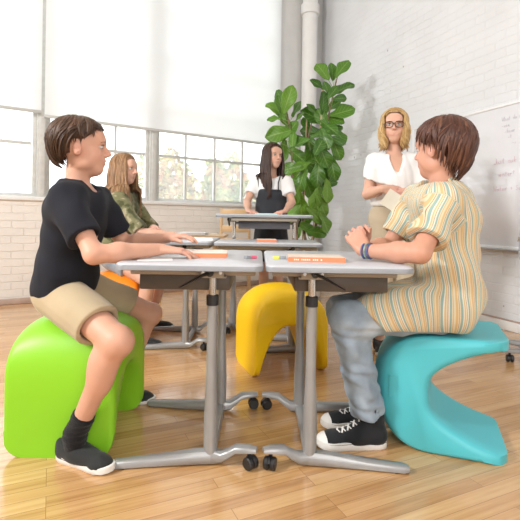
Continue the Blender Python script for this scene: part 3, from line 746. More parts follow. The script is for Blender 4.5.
def fold(amp, f, seed=0, axis=(1, 1, 1)):
    r = np.random.RandomState(seed); A = [r.normal(size=3)*np.array(axis) for _ in range(6)]; ph = r.uniform(0, 6, 6)
    def d(P):
        w = np.sin(P @ (A[0]*f*.6)+ph[0]); w2 = np.sin(P @ (A[1]*f*.5)+ph[1])
        a = np.sin(P @ (A[2]*f)+1.6*w+ph[2]); b = np.sin(P @ (A[3]*f*1.7)+1.8*w2+ph[3]); c = np.sin(P @ (A[4]*f*3)+ph[4]+2*w)
        return (amp*(.6*np.abs(a)**1.3*np.sign(a)+.35*b+.15*c)).astype(np.float32)
    return d
def nrm(v): return Vector(v).normalized()
def frame(f, up=(0, 0, 1)):
    f = nrm(f); r = f.cross(Vector(up)).normalized(); u = r.cross(f).normalized(); return r, f, u
# ------------------------------------------------------------------ cloth, skin and hair materials
def attr_color_mat(name, rough=.5, **kw):
    m = mat(name, (.5, .5, .5), rough, **kw); nt = m.node_tree
    a = nt.nodes.new('ShaderNodeAttribute'); a.attribute_name = 'pigment'; link_base(m, a.outputs['Vector']); return m
M['skin'] = attr_color_mat('skin', .48, sss=.10, bump=.03, bscale=180, var=.05, vscale=9, spec=.35)
def cloth(name, col, var=.06, bump=.12, rough=.85, bscale=350, vscale=6):
    m = mat(name, col, rough, bump=bump, bscale=bscale, var=var, vscale=vscale, spec=.2)
    m.node_tree.nodes['Principled BSDF'].inputs['Sheen Weight'].default_value = .12
    return m
M['navy'] = cloth('black_cotton', (.014, .015, .021), var=.15); M['navy'].node_tree.nodes['Principled BSDF'].inputs['Sheen Weight'].default_value = .02
M['khaki'] = cloth('khaki_twill', (.44, .35, .225)); M['khaki2'] = cloth('khaki_trousers', (.52, .43, .31))
M['sock'] = cloth('black_sock', (.012, .012, .014), bump=.4, bscale=200)
M['canvas'] = cloth('black_canvas', (.02, .021, .024), bump=.2); M['suede'] = cloth('black_suede', (.028, .030, .030), var=.15)
M['rubber_w'] = mat('white_rubber_sole', (.78, .76, .72), .55, var=.05); M['lace'] = cloth('white_laces', (.82, .80, .76))
M['blouse'] = cloth('white_blouse', (.84, .83, .82), bump=.05); M['tee_w'] = cloth('white_tee', (.82, .82, .82))
M['apron'] = cloth('black_denim', (.035, .038, .045), var=.2)
M['glassf'] = mat('dark_spectacle_frame', (.03, .02, .018), .25); M['teeth'] = mat('teeth', (.85, .83, .78), .3)
M['eyew'] = mat('eye_white', (.55, .52, .50), .3); M['iris'] = mat('dark_iris', (.04, .025, .018), .15)
M['band_b'] = mat('blue_cord', (.07, .11, .26), .7, bump=.5, bscale=300, var=.3, vscale=90); M['band_g'] = mat('grey_green_cord', (.28, .36, .33), .7, bump=.5, bscale=300, var=.3, vscale=90)
def camo():
    m = cloth('olive_camouflage', (.12, .13, .06)); nt = m.node_tree
    tc = nt.nodes.new('ShaderNodeTexCoord'); n = nt.nodes.new('ShaderNodeTexNoise'); n.inputs['Scale'].default_value = 17; n.inputs['Detail'].default_value = 3
    nt.links.new(tc.outputs['Object'], n.inputs['Vector'])
    link_base(m, ramp(nt, n.outputs[0], [(0, (.055, .06, .03)), (.42, (.085, .09, .04)), (.47, (.17, .17, .085)), (.58, (.20, .19, .10)), (.62, (.36, .33, .22))])); return m
M['camo'] = camo()
def denim():
    m = cloth('faded_grey_blue_denim', (.30, .36, .42), bump=.25); nt = m.node_tree
    tc = nt.nodes.new('ShaderNodeTexCoord'); n = nt.nodes.new('ShaderNodeTexNoise'); n.inputs['Scale'].default_value = 9; n.inputs['Detail'].default_value = 8
    nt.links.new(tc.outputs['Object'], n.inputs['Vector'])
    link_base(m, ramp(nt, n.outputs[0], [(.3, (.19, .24, .30)), (.5, (.29, .35, .41)), (.7, (.42, .48, .53))])); return m
M['denim'] = denim()
def stripes():
    m = cloth('striped_cotton', (.7, .6, .4), bump=.12); nt = m.node_tree
    a = nt.nodes.new('ShaderNodeAttribute'); a.attribute_name = 'stripe'
    fr = nt.nodes.new('ShaderNodeMath'); fr.operation = 'MULTIPLY'; fr.inputs[1].default_value = 1/.058; nt.links.new(a.outputs['Fac'], fr.inputs[0])
    f2 = nt.nodes.new('ShaderNodeMath'); f2.operation = 'FRACT'; nt.links.new(fr.outputs[0], f2.inputs[0])
    cr, ye, gr, wh, rd = (.66, .58, .40), (.62, .42, .20), (.28, .40, .37), (.72, .68, .56), (.36, .17, .12)
    seq = [(0, cr), (.10, ye), (.22, cr), (.27, rd), (.30, cr), (.36, gr), (.50, wh), (.56, ye), (.62, cr), (.70, rd), (.73, wh), (.80, gr), (.90, cr), (.95, ye)]
    link_base(m, ramp(nt, f2.outputs[0], seq, 'CONSTANT')); return m
M['stripes'] = stripes(); M['collar'] = cloth('cream_collar', (.66, .62, .48))
def hairmat(name, dark, mid, light, sc=1.):
    m = mat(name, mid, .42, spec=.35, var=.05); nt = m.node_tree
    a = nt.nodes.new('ShaderNodeAttribute'); a.attribute_name = 'strand'
    sp = nt.nodes.new('ShaderNodeSeparateXYZ'); nt.links.new(a.outputs['Vector'], sp.inputs[0])
    n = nt.nodes.new('ShaderNodeTexNoise'); n.inputs['Scale'].default_value = 1.; n.inputs['Detail'].default_value = 6
    mp = nt.nodes.new('ShaderNodeMapping'); mp.inputs['Scale'].default_value = (9, 9, .8); nt.links.new(a.outputs['Vector'], mp.inputs[0]); nt.links.new(mp.outputs[0], n.inputs['Vector'])
    link_base(m, ramp(nt, n.outputs[0], [(.30, dark), (.5, mid), (.68, light)]))
    b = nt.nodes['Principled BSDF']; b.inputs['Anisotropic'].default_value = .3
    bp = nt.nodes.new('ShaderNodeBump'); bp.inputs['Strength'].default_value = .5; bp.inputs['Distance'].default_value = .004
    n2 = nt.nodes.new('ShaderNodeTexNoise'); n2.inputs['Scale'].default_value = 3.; mp2 = nt.nodes.new('ShaderNodeMapping'); mp2.inputs['Scale'].default_value = (14, 14, .8)
    nt.links.new(a.outputs['Vector'], mp2.inputs[0]); nt.links.new(mp2.outputs[0], n2.inputs['Vector'])
    nt.links.new(n2.outputs[0], bp.inputs['Height']); nt.links.new(bp.outputs[0], b.inputs['Normal']); return m
M['hair_b1'] = hairmat('brown_hair', (.030, .015, .009), (.065, .034, .020), (.14, .075, .042))
M['hair_b2'] = hairmat('auburn_brown_hair', (.030, .011, .007), (.085, .033, .020), (.19, .085, .05))
M['hair_dk'] = hairmat('dark_brown_hair', (.018, .010, .008), (.042, .022, .016), (.11, .05, .032))
M['hair_bl'] = hairmat('honey_blonde_hair', (.27, .15, .05), (.55, .35, .14), (.78, .58, .30))
M['hair_lb'] = hairmat('light_brown_hair', (.15, .075, .035), (.30, .165, .08), (.48, .30, .15))

# ------------------------------------------------------------------ anatomy
def head_prims(c, fr, s=1., smile=0.):
    r, f, u = fr; c = Vector(c)
    L = lambda x, y, z: c+r*(x*s)+f*(y*s)+u*(z*s)
    E = lambda x, y, z, a, b, d, k=.02, op='+': ell(L(x, y, z), (a*s, b*s, d*s), fr, k*s, op)
    p = [E(0, -.012, .036, .074, .094, .078), E(0, .034, -.030, .056, .056, .074, .03), E(0, .058, -.086, .024, .022, .020, .03),
         E(.036, .050, -.026, .023, .028, .028, .02), E(-.036, .050, -.026, .023, .028, .028, .02),
         E(.044, .012, -.058, .014, .036, .022, .022), E(-.044, .012, -.058, .014, .036, .022, .022),
         cap(L(-.030, .079, .026), L(.030, .079, .026), .013*s, k=.018*s), E(0, .070, .05, .05, .022, .03, .03),
         E(.031, .104, .006, .017, .014, .011, .012, '-'), E(-.031, .104, .006, .017, .014, .011, .012, '-'),
         cap(L(0, .088, .014), L(0, .108, -.020), .0065*s, .0105*s, k=.012*s), E(.010, .096, -.026, .0075, .009, .007, .006), E(-.010, .096, -.026, .0075, .009, .007, .006),
         E(0, .076, -.050, .025, .015, .018, .015),
         cap(L(-.019-smile*.006, .083-smile*.004, -.0495+smile*.004), L(0, .0915, -.049), .0040*s, .0050*s, k=.005*s), cap(L(.019+smile*.006, .083-smile*.004, -.0495+smile*.004), L(0, .0915, -.049), .0040*s, .0050*s, k=.005*s),
         cap(L(-.017, .082, -.060), L(.017, .082, -.060), .005*s, k=.006*s), cap(L(-.007, .0885, -.0595), L(.007, .0885, -.0595), .0052*s, k=.006*s),
         cap(L(-.019, .094, -.0545), L(.019, .094, -.0545), .0022*s, k=.003*s, op='-')]
    for q in (-1, 1):
        p += [E(q*.076, -.006, -.006, .009, .0165, .027, .007), E(q*.072, -.002, -.012, .013, .010, .018, .01), E(q*.0865, .000, .001, .0065, .0095, .0165, .004, '-')]
    return p, L
def skin_fn(L, base, lips=(.52, .22, .18), rosy=(.72, .34, .27), hands=()):
    """natural pigment: lips, cheeks, ears, knuckles"""
    base = np.array(base)
    def g(P, c, r): return np.exp(-((P-np.array(tuple(c)))**2).sum(1)/(r*r))[:, None]
    def fn(P):
        C = np.tile(base, (len(P), 1))
        if L is not None:
            for x, y, z, r_, w in ((.04, .07, -.03, .024, .35), (-.04, .07, -.03, .024, .35), (.085, 0, -.005, .028, .45), (-.085, 0, -.005, .028, .45), (0, .112, -.022, .013, .3)):
                k = g(P, L(x, y, z), r_)*w; C = C*(1-k)+np.array(rosy)*k
            for x in (-.017, -.010, -.003, .003, .010, .017):
                for z in (-.0495, -.060):
                    k = np.clip(g(P, L(x, .090-abs(x)*.35, z), .0048)*.8, 0, 1); C = C*(1-k)+np.array(lips)*k
        for h in hands:
            k = g(P, h, .03)*.28; C = C*(1-k)+np.array(rosy)*k
        return C
    return {'pigment': ('FLOAT_VECTOR', fn)}
def hand_prims(w, d, n, side, curls, s=1., spread=.08, thumb=(.55, .75, .25), tc=.3):
    """w wrist, d pointing direction, n out of the palm, side = unit direction of the thumb side"""
    w = Vector(w); d = nrm(d); t = Vector(side); t = (t-d*t.dot(d)).normalized(); n = Vector(n); n = (n-d*n.dot(d)-t*n.dot(t)).normalized()
    p = []
    lens = (.068, .076, .071, .054); base = []
    for i in range(4):
        off = (.0295-.0197*i)*s; kn = w+d*((.082, .086, .082, .074)[i]*s)+t*off-n*.002
        p.append(cap(w+t*(off*.55)+d*.008, kn, .0135*s, .0112*s, k=.012*s)); base.append(kn)
        a = spread*(1.5-i); fd = (d*math.cos(a)+t*math.sin(a)).normalized(); q = kn; cu = curls[i]; ang = 0
        for j, fr_ in enumerate((.46, .31, .23)):
            ang += cu*(.9, 1.1, .8)[j]
            dd = (fd*math.cos(ang)+n*math.sin(ang)).normalized(); e = q+dd*(lens[i]*fr_*s)
            p.append(cap(q, e, (.0086, .0078, .0070)[j]*s, (.0078, .0070, .0060)[j]*s, k=.0018)); q = e
    th = nrm(d*thumb[0]+t*thumb[1]+n*thumb[2]); b = w+d*(.022*s)+t*(.018*s); e = b+th*(.038*s)
    p.append(cap(b, e, .016*s, .0125*s, k=.012*s)); th2 = nrm(th*(1-tc)+d*tc+n*.1); e2 = e+th2*(.030*s); p.append(cap(e, e2, .0108*s, .0096*s, k=.004))
    e3 = e2+nrm(th2*(1-tc*.4)+d*tc*.4+n*.15)*(.024*s); p.append(cap(e2, e3, .0095*s, .0075*s, k=.003))
    return p, base
def box_around(pts, m):
    a = np.array([tuple(p) for p in pts]); return (a.min(0)-m, a.max(0)+m)
def limb(a, b, c, ra, rb, rc, k=.02):
    a, b, c = Vector(a), Vector(b), Vector(c)
    return [cap(a, b, ra, rb, k=k), cap(b, c, rb, rc, k=k)]
# ------------------------------------------------------------------ hair
class Strands:
    def __init__(s): s.mb = MB(); s.at = []
    def lock(s, pts, rad, n=6, flat=.45, up=None, seed=0., wide=1.):
        v0 = len(s.mb.v); s.mb.tube(pts, rad, n, flat=flat, up=up); L = 0.; ls = [0]
        for i in range(1, len(pts)): L += (Vector(pts[i])-Vector(pts[i-1])).length; ls.append(L)
        for i in range(len(pts)):
            for j in range(n):
                q = 2*math.pi*j/n; s.at.append((seed+.12*math.cos(q), seed*.37+.12*math.sin(q), ls[i]*6))
    def build(s, m, parent, O, name='hair', label=None):
        s.mb.v = [(v[0]-O[0], v[1]-O[1], v[2]-O[2]) for v in s.mb.v]
        o = s.mb.build(name, m, parent, smooth=True, angle=False)
        a = o.data.attributes.new('strand', 'FLOAT_VECTOR', 'POINT'); a.data.foreach_set('vector', [x for q in s.at for x in q])
        if label: o['label'] = label
        return o
def cap_hair(S, L, th_end, lift=lambda ph: .012, n=260, seed=1, whorl=(0, .0), rad=.0085, r3=(.080, .100, .086), cz=.036, cy=-.012, twist=.5, jit=.12, zs=1.5, base=True, flare=None):
    """short hair: locks swept over the skull from the crown; ph 0 = forehead, pi = nape"""
    rnd = random.Random(seed)
    def pt(th, ph, l):
        x = math.sin(th)*math.sin(ph); y = math.sin(th)*math.cos(ph); z = math.cos(th)
        if z < 0: z *= zs; y = y if y > 0 else y*(1-.10*min(1, -z))
        return L(x*(r3[0]+l), cy+y*(r3[1]+l), cz+z*(r3[2]+l))
    if base:
        npn, nt_ = 48, 14; vs = []; at_ = []
        for i in range(nt_+1):
            for j in range(npn):
                ph = 2*math.pi*j/npn; te = th_end(ph)*.97; th = te*i/nt_; l = lift(ph)*(1 if i < nt_ else -1.2)*min(1, .5+th)
                vs.append(pt(th, ph, l*.75)); at_.append((ph*3, ph, th))
        fs = [(i*npn+j, i*npn+(j+1) % npn, (i+1)*npn+(j+1) % npn, (i+1)*npn+j) for i in range(nt_) for j in range(npn)]
        S.mb.add(vs, fs); S.at += at_
    for i in range(n):
        ph = rnd.uniform(-math.pi, math.pi); te = th_end(ph)*rnd.uniform(.78, 1.05); t0 = max(.03, te*rnd.uniform(0, .62) if rnd.random() < .75 else .05)
        tw = twist*rnd.uniform(.3, 1.2)*(1 if rnd.random() < .93 else -.5)
        pts, rad_ = [], []
        m = 9
        for k in range(m):
            u = k/(m-1); th = t0+(te-t0)*u; p2 = ph-tw*(1-u)**2*.8+jit*math.sin(3*u+i)
            l = lift(p2)*(.75+.35*math.sin(math.pi*u))+rnd.uniform(-.001, .001)+.0025*math.sin(i*1.7)
            if flare: l += flare(p2)*u**3
            pts.append(pt(th, p2, l)); rad_.append(rad*(.45+.75*math.sin(math.pi*min(.98, u*.9+.08)))*(1 if u < .75 else (1-u)*3+.15))
        S.lock(pts, rad_, 6, .4, seed=rnd.uniform(0, 6))
def long_hair(S, L, fr, n, length, seed, part=0., rad=.009, wave=.012, vol=.014, body=.0, fr_x=.075, front=.3, narrow=0., r3=(.080, .098, .086), curlf=26, down=None):
    """long hair parted on top: over the skull, then falling; down(p, drop, side, frontness) may push a point off the body"""
    rnd = random.Random(seed); cz, cy = .036, -.012
    r, f, u = fr
    npn, nt_ = 48, 12; vs = []; at_ = []
    for i in range(nt_+1):
        for j in range(npn):
            ph = 2*math.pi*j/npn; te = 1.05+.75*(1-math.cos(ph))*.5 if abs(math.sin(ph/2)) < .5 else 1.85
            te = .92 if math.cos(ph) > .80 else (1.15 if math.cos(ph) > .5 else 2.0); th = te*i/nt_
            l = vol*.6; vs.append(L(math.sin(th)*math.sin(ph)*(r3[0]+l), cy+math.sin(th)*math.cos(ph)*(r3[1]+l), cz+math.cos(th)*(r3[2]+l))); at_.append((ph*3, ph, th))
    S.mb.add(vs, [(i*npn+j, i*npn+(j+1) % npn, (i+1)*npn+(j+1) % npn, (i+1)*npn+j) for i in range(nt_) for j in range(npn)]); S.at += at_
    for i in range(n):
        sd = 1 if rnd.random() < .5 else -1
        ph = sd*(rnd.uniform(.80, math.pi) if rnd.random() > front else rnd.uniform(.78, 1.3))
        y0 = rnd.uniform(-.9, .75)            # where along the parting the lock starts
        p0 = Vector((part*.06, math.sin(y0)*.9, math.cos(y0)))
        ln = length*rnd.uniform(.78, 1.05); m = 7; pts = []
        dend = Vector((math.sin(ph), math.cos(ph)*.95, -.12 if abs(ph) > 1.2 else .0)).normalized()
        l0 = vol*rnd.uniform(.55, 1.15)
        for k in range(m):
            t = k/(m-1); q = (p0*(1-t)+dend*t+Vector((sd*.25*math.sin(math.pi*t), 0, .28*math.sin(math.pi*t)))).normalized()
            pts.append(L(q.x*(r3[0]+l0), cy+q.y*(r3[1]+l0), cz+q.z*(r3[2]+l0)))
        p = pts[-1].copy(); fn_ = math.cos(ph); ph0 = rnd.uniform(0, 6.28); mm = 14; out = nrm(r*math.sin(ph)+f*math.cos(ph)); c0 = p.copy(); wv = wave*rnd.uniform(.5, 1.4)
        for k in range(1, mm+1):
            t = k/mm; q = c0+V(0, 0, -ln*t)+out*(.012*math.sin(math.pi*min(1, t*1.5))-narrow*t*.03)+out*(wv*t*math.sin(curlf*ln*t+ph0))+nrm(out.cross(V(0, 0, 1)))*(wv*t*math.cos(curlf*ln*t+ph0))
            if down: q = down(q, t, sd, fn_)
            pts.append(q)
        N = len(pts); rd = [rad*(.5+.7*math.sin(math.pi*min(1, (k+1)/N*.62))) * (1 if k < N-5 else (N-k)/5.) for k in range(N)]
        S.lock(pts, rd, 6, .5, seed=rnd.uniform(0, 6))
def eyes(L, fr, s, parent, O, brow, hb=.0):
    for q in (-1, 1):
        m4 = Matrix([[*fr[0], 0], [*fr[1], 0], [*fr[2], 0], [0, 0, 0, 1]]).transposed()
        def sphere(c, r, name, mm, par, sc=(1, 1, 1)):
            mb = MB(); n, k = 16, 10
            rings = [[Vector(L(*c))-O+m4.to_3x3() @ V(r*s*math.sin(math.pi*(i+.001)/k*.999)*math.cos(2*math.pi*j/n)*sc[0], r*s*math.sin(math.pi*(i+.001)/k*.999)*math.sin(2*math.pi*j/n)*sc[1], r*s*math.cos(math.pi*i/k)*sc[2]) for j in range(n)] for i in range(k+1)]
            return mb.loft(rings).build(name, mm, par, smooth=True, angle=False)
        e = sphere((q*.031, .0775, .006), .0125, 'eye', M['eyew'], parent, (1.1, 1, .62))
        sphere((q*.031, .0840, .006), .0066, 'iris', M['iris'], e, (1, .9, 1))
        MB().tube([Vector(L(q*(.031+x), .0925-abs(x)*.35-max(0, x)*.25, .0145-(x*x)*16))-O for x in (-.015, -.008, 0, .008, .015)], [.0008*s, .0014*s, .0017*s, .0015*s, .0008*s], 6).build('eyelash', M['iris'], e, smooth=True)
        MB().tube([Vector(L(q*(.031+x), .0955-abs(x)*.3-max(0, x)*.35, .0275+hb-(x*x)*14))-O for x in (-.016, -.008, 0, .01, .019)], [.0016*s, .0028*s, .0028*s, .0022*s, .001*s], 6, flat=.6).build('eyebrow', brow, parent, smooth=True)
# ------------------------------------------------------------------ shoes
def shoe(parent, O, heel, toe, style, z0=0., side=1):
    heel, toe = Vector((heel[0], heel[1], z0)), Vector((toe[0], toe[1], z0)); d = (toe-heel); Ln = d.length; d.normalize(); s = V(-d.y, d.x, 0); k = Ln/.27
    P = lambda x, y, z: heel+d*(x*k)+s*(y*k)+V(0, 0, z*k)
    fp = [(0, .0), (.006, .020), (.03, .032), (.08, .033), (.13, .034), (.18, .043), (.215, .046), (.245, .038), (.262, .022), (.27, 0)]
    out = fp+[(x, -y*.93) for x, y in fp[-2:0:-1]]
    hi = style == 'high'
    rings = []
    for e, z in ((-.004, 0), (0, .004), (.0015, .016), (0, .030 if hi else .026), (-.004, .031 if hi else .028)):
        rings.append([P(.135+(x-.135)*(1+e/.13), y*(1+e/.045), z+(.012*max(0, (x-.2)/.07)**2 if z == 0 else (.006*max(0, (x-.2)/.07)**2))) for x, y in out])
    mb = MB(); mb.loft([[p-O for p in r_] for r_ in rings]); sh = bpy.data.objects.new('shoe', None); COL.objects.link(sh); sh.parent = parent
    o = mb.build('sole', M['rubber_w'], sh, smooth=True, angle=50)
    up = (0, 0, 1)
    if hi:
        pr = [cap(P(.035, 0, .045), P(.11, 0, .045), .034*k, .036*k, k=.02), cap(P(.11, 0, .042), P(.20, 0, .030), .036*k, .033*k, k=.03), ell(P(.215, 0, .026), (.048*k, .042*k, .030*k), [tuple(d), tuple(s), up], .02),
              cap(P(.045, 0, .05), P(.05, 0, .125), .036*k, .040*k, k=.03), cap(P(.09, 0, .06), P(.072, 0, .118), .03*k, .03*k, k=.03), cut(P(.05, 0, .128), (0, 0, 1), .2), cut(P(.13, 0, .018), (0, 0, -1), .3)]
        mm = M['canvas']
    else:
        pr = [cap(P(.035, 0, .04), P(.10, 0, .040), .033*k, .035*k, k=.02), cap(P(.10, 0, .040), P(.20, 0, .028), .036*k, .034*k, k=.03), ell(P(.212, 0, .024), (.050*k, .042*k, .028*k), [tuple(d), tuple(s), up], .02),
              cap(P(.04, 0, .045), P(.035, 0, .068), .034*k, .034*k, k=.02), cap(P(.075, 0, .060), P(.15, 0, .040), .030*k, .028*k, k=.03), cut(P(.04, 0, .080), d*.10+V(0, 0, 1), .2), cut(P(.13, 0, .016), (0, 0, -1), .3)]
        mm = M['suede']
    solid('upper', pr, mm, sh, O, h=.0035)
    if hi:
        solid('toe_cap', [ell(P(.228, 0, .026), (.040*k, .040*k, .029*k), [tuple(d), tuple(s), up], .01), cut(P(.13, 0, .02), (0, 0, -1), .3), cut(P(.215, 0, .03), -d, .1)], M['rubber_w'], sh, O, h=.003)
        lc = MB()
        for i in range(6):
            t = i/5; x = .195-.105*t; z = .062+.062*t*t+.008*t; w = .020
            for q in (-1, 1): lc.tube([P(x, -q*w, z-.004)-O, P(x-.006, 0, z+.004)-O, P(x-.013, q*w, z+.002)-O], .0032*k, 6, flat=.5)
        for q in (-1, 1): lc.tube([P(.086, 0, .138)-O, P(.10, q*.022, .146)-O, P(.112, q*.034, .128)-O, P(.102, q*.02, .12)-O, P(.09, 0, .136)-O], .0028*k, 6, flat=.6)
        lc.build('laces', M['lace'], sh, smooth=True)
        MB().loft([[P(.135+(x-.135)*1.004, y*1.012, z)-O for x, y in out] for z in (.0245, .0265)]).build('sole_line', M['sock'], sh)
    else:
        mb = MB(); mb.box(0, .013, -.0015, .0015, 0, .009); 
        q = Matrix([[*d, 0], [*s, 0], [0, 0, 1, 0], [0, 0, 0, 1]]).transposed(); q.translation = P(.055, side*.0365, .026)-O
        mb.v = [tuple(q @ Vector(v)) for v in mb.v]; mb.build('heel_tag', M['rubber_w'], sh)
    return sh

# ------------------------------------------------------------------ people
def leg_prims(hip, knee, ankle, s=1., back=(0, 1, 0)):
    hip, knee, ankle = Vector(hip), Vector(knee), Vector(ankle); b = nrm(back)
    ca = knee.lerp(ankle, .30)+b*.014*s
    return [cap(hip, knee, .075*s, .050*s, k=.03), cap(knee, ankle, .046*s, .031*s, k=.025), ell(ca, (.042*s, .042*s, .085*s), frame(b, nrm(knee-ankle)), .03), ell(knee-b*.008, (.046*s, .046*s, .048*s), None, .02)]
def arm_prims(sh, el, wr, s=1.):
    sh, el, wr = Vector(sh), Vector(el), Vector(wr)
    return [cap(sh, el, .043*s, .034*s, k=.025), cap(el, el.lerp(wr, .35), .034*s, .036*s, k=.02), cap(el.lerp(wr, .35), wr, .036*s, .0225*s, k=.02)]
def foot_in(ankle, toe, s=1.):
    a, t = Vector(ankle), Vector(toe); return [cap(a, V(a.x, a.y, .05), .026*s, .024*s), cap(V(a.x, a.y, .04), V(a.x+(t.x-a.x)*.6, a.y+(t.y-a.y)*.6, .034), .020*s, .017*s)]

# ---- boy in black shirt
def boy_left():
    O = V(-.75, 1.80, 0)
    P = thing('person', 'boy with brown hair in black T-shirt and khaki shorts straddling the lime green stool', 'person', O)
    fr = frame((.97, .22, .03)); hc = V(-.692, 1.735, 1.128); s = .93
    hp, L = head_prims(hc, fr, s)
    shn, shf = V(-.685, 1.605, .925), V(-.685, 1.90, .925)
    eln, wrn = V(-.560, 1.520, .742), V(-.358, 1.650, .754)
    elf, wrf = V(-.600, 1.990, .755), V(-.385, 1.880, .785)
    tf = V(1, .05, 0); tfr = frame(tf)
    body = [ell((-.775, 1.80, .60), (.13, .10, .09), tfr, .04), ell((-.745, 1.765, .72), (.13, .095, .13), tfr, .05), ell((-.71, 1.75, .86), (.135, .095, .14), tfr, .05),
            cap(shn, shf, .045, k=.04), cap((-.715, 1.745, .93), L(0, -.012, -.05), .048, .042, k=.03)]
    body += arm_prims(shn, eln, wrn, .93)+arm_prims(shf, elf, wrf, .93)
    kn, an = V(-.470, 1.500, .455), V(-.640, 1.585, .10); kf, af = V(-.500, 2.075, .425), V(-.650, 2.10, .10)
    body += leg_prims((-.755, 1.72, .575), kn, an, .98, (-1, .1, 0))+leg_prims((-.755, 1.88, .575), kf, af, .95, (-1, 0, 0))
    body += foot_in(an, (-.50, 1.53, 0))+foot_in(af, (-.50, 2.12, 0))
    d1 = nrm((.16, .035, -.02)); h1, kn1 = hand_prims(wrn, d1, (0.05, -.15, -1), V(0, 1, 0), (.20, .22, .25, .3), .90, .07, (.75, .6, .1), .5)
    d2 = nrm((.16, -.045, .018)); h2, kn2 = hand_prims(wrf, d2, (.05, -.35, -1), V(0, -1, 0), (.25, .3, .35, .4), .90, .11, (.7, .7, .2), .5)
    body += hp+h1+h2
    skin = (.61, .335, .235)
    at_ = skin_fn(L, skin, hands=list(kn1)+list(kn2))
    solid('body', body, M['skin'], P, O, h=.0065, attr=at_, fine=[box_around([hc], .135), box_around([wrn, wrn+d1*.13], .065), box_around([wrf, wrf+d2*.13], .065)] if False else [(*box_around([hc], .135), .003), (*box_around([wrn+d1*.01, wrn+d1*.14], .062), .0024), (*box_around([wrf+d2*.01, wrf+d2*.14], .06), .0026)])
    eyes(L, fr, s, P, O, M['iris'])
    # T-shirt
    se = lambda a, b, t: Vector(a).lerp(Vector(b), t)
    tee = [ell((-.772, 1.79, .60), (.170, .122, .115), tfr, .05), ell((-.748, 1.77, .71), (.156, .110, .15), tfr, .06), ell((-.718, 1.755, .87), (.160, .112, .155), tfr, .05),
           cap(shn+V(0, .03, .005), shf-V(0, .03, -.005), .058, k=.05), cap((-.715, 1.745, .93), (-.713, 1.743, .99), .075, .058, k=.03),
           cap(shn, se(shn, eln, .66), .060, .060, k=.04), cap(shf, se(shf, elf, .66), .060, .060, k=.04),
           cut(se(shn, eln, .70), eln-shn, .10), cut(se(shf, elf, .70), elf-shf, .10),
           cap(se(shn, eln, .52), se(shn, eln, 1.0), .030, .052, k=.004, op='-'), cap(se(shf, elf, .52), se(shf, elf, 1.0), .030, .052, k=.004, op='-'),
           cap((-.722, 1.745, 1.00), (-.70, 1.738, 1.07), .060, .075, k=.004, op='-'), ell((-.655, 1.745, .995), (.05, .05, .03), None, .006, '-'),
           cut((-.775, 1.80, .548), (.22, 0, -1), .40)]
    solid('t_shirt', tee, M['navy'], P, O, h=.0055, disp=fold(.0085, 24, 3, (.7, .5, 1.3)))
    # shorts
    hn, hf = V(-.755, 1.715, .570), V(-.755, 1.885, .570); a1, a2 = se(hn, kn, .70), se(hf, kf, .66)
    sh_ = [ell((-.772, 1.80, .570), (.152, .108, .085), tfr, .05), cap(hn, se(hn, kn, .85), .088, .080, k=.05), cap(hf, se(hf, kf, .85), .086, .078, k=.05),
           cut(a1, kn-hn+V(0, 0, -.06), .15), cut(a2, kf-hf+V(0, 0, -.06), .15), cap(se(hn, kn, .6), kn, .058, .074, k=.004, op='-'), cap(se(hf, kf, .56), kf, .056, .072, k=.004, op='-')]
    solid('shorts', sh_, M['khaki'], P, O, h=.0055, disp=fold(.0035, 24, 5))
    hem = MB()
    # socks and shoes
    for an_, kn_ in ((an, kn), (af, kf)):
        dn = nrm(kn_-an_); solid('sock', [cap(an_+V(0, 0, -.04), an_, .036, .037, k=.02), cap(an_, an_+dn*.085, .037, .040, k=.02), cut(an_+dn*.095, dn, .08)], M['sock'], P, O, h=.004, disp=fold(.0018, 60, 2, (.3, .3, 1.6)))
    shoe(P, O, (-.712, 1.618), (-.485, 1.525), 'slip', side=-1); shoe(P, O, (-.712, 2.10), (-.478, 2.125), 'slip', side=-1)
    # hair
    def te(ph):
        a = abs((ph+math.pi) % (2*math.pi)-math.pi)
        if a < .55: return 1.12+.10*a
        if a < 1.15: return 1.175+(a-.55)*.75
        if a < 1.30: return 1.625+(a-1.15)*1.6
        if a < 1.70: return 1.70
        return 1.70+min(1, (a-1.70)/.25)*.50+max(0, a-2.0)*.22
    S = Strands(); cap_hair(S, L, te, lambda ph: .011+.010*(1-math.cos(ph))*.5, n=330, seed=4, rad=.0080*s, r3=(.079*s/s, .100, .086), twist=.7, flare=lambda ph: .004 if math.cos(ph) > .3 else -.008)
    S.build(M['hair_b1'], P, O)
boy_left()

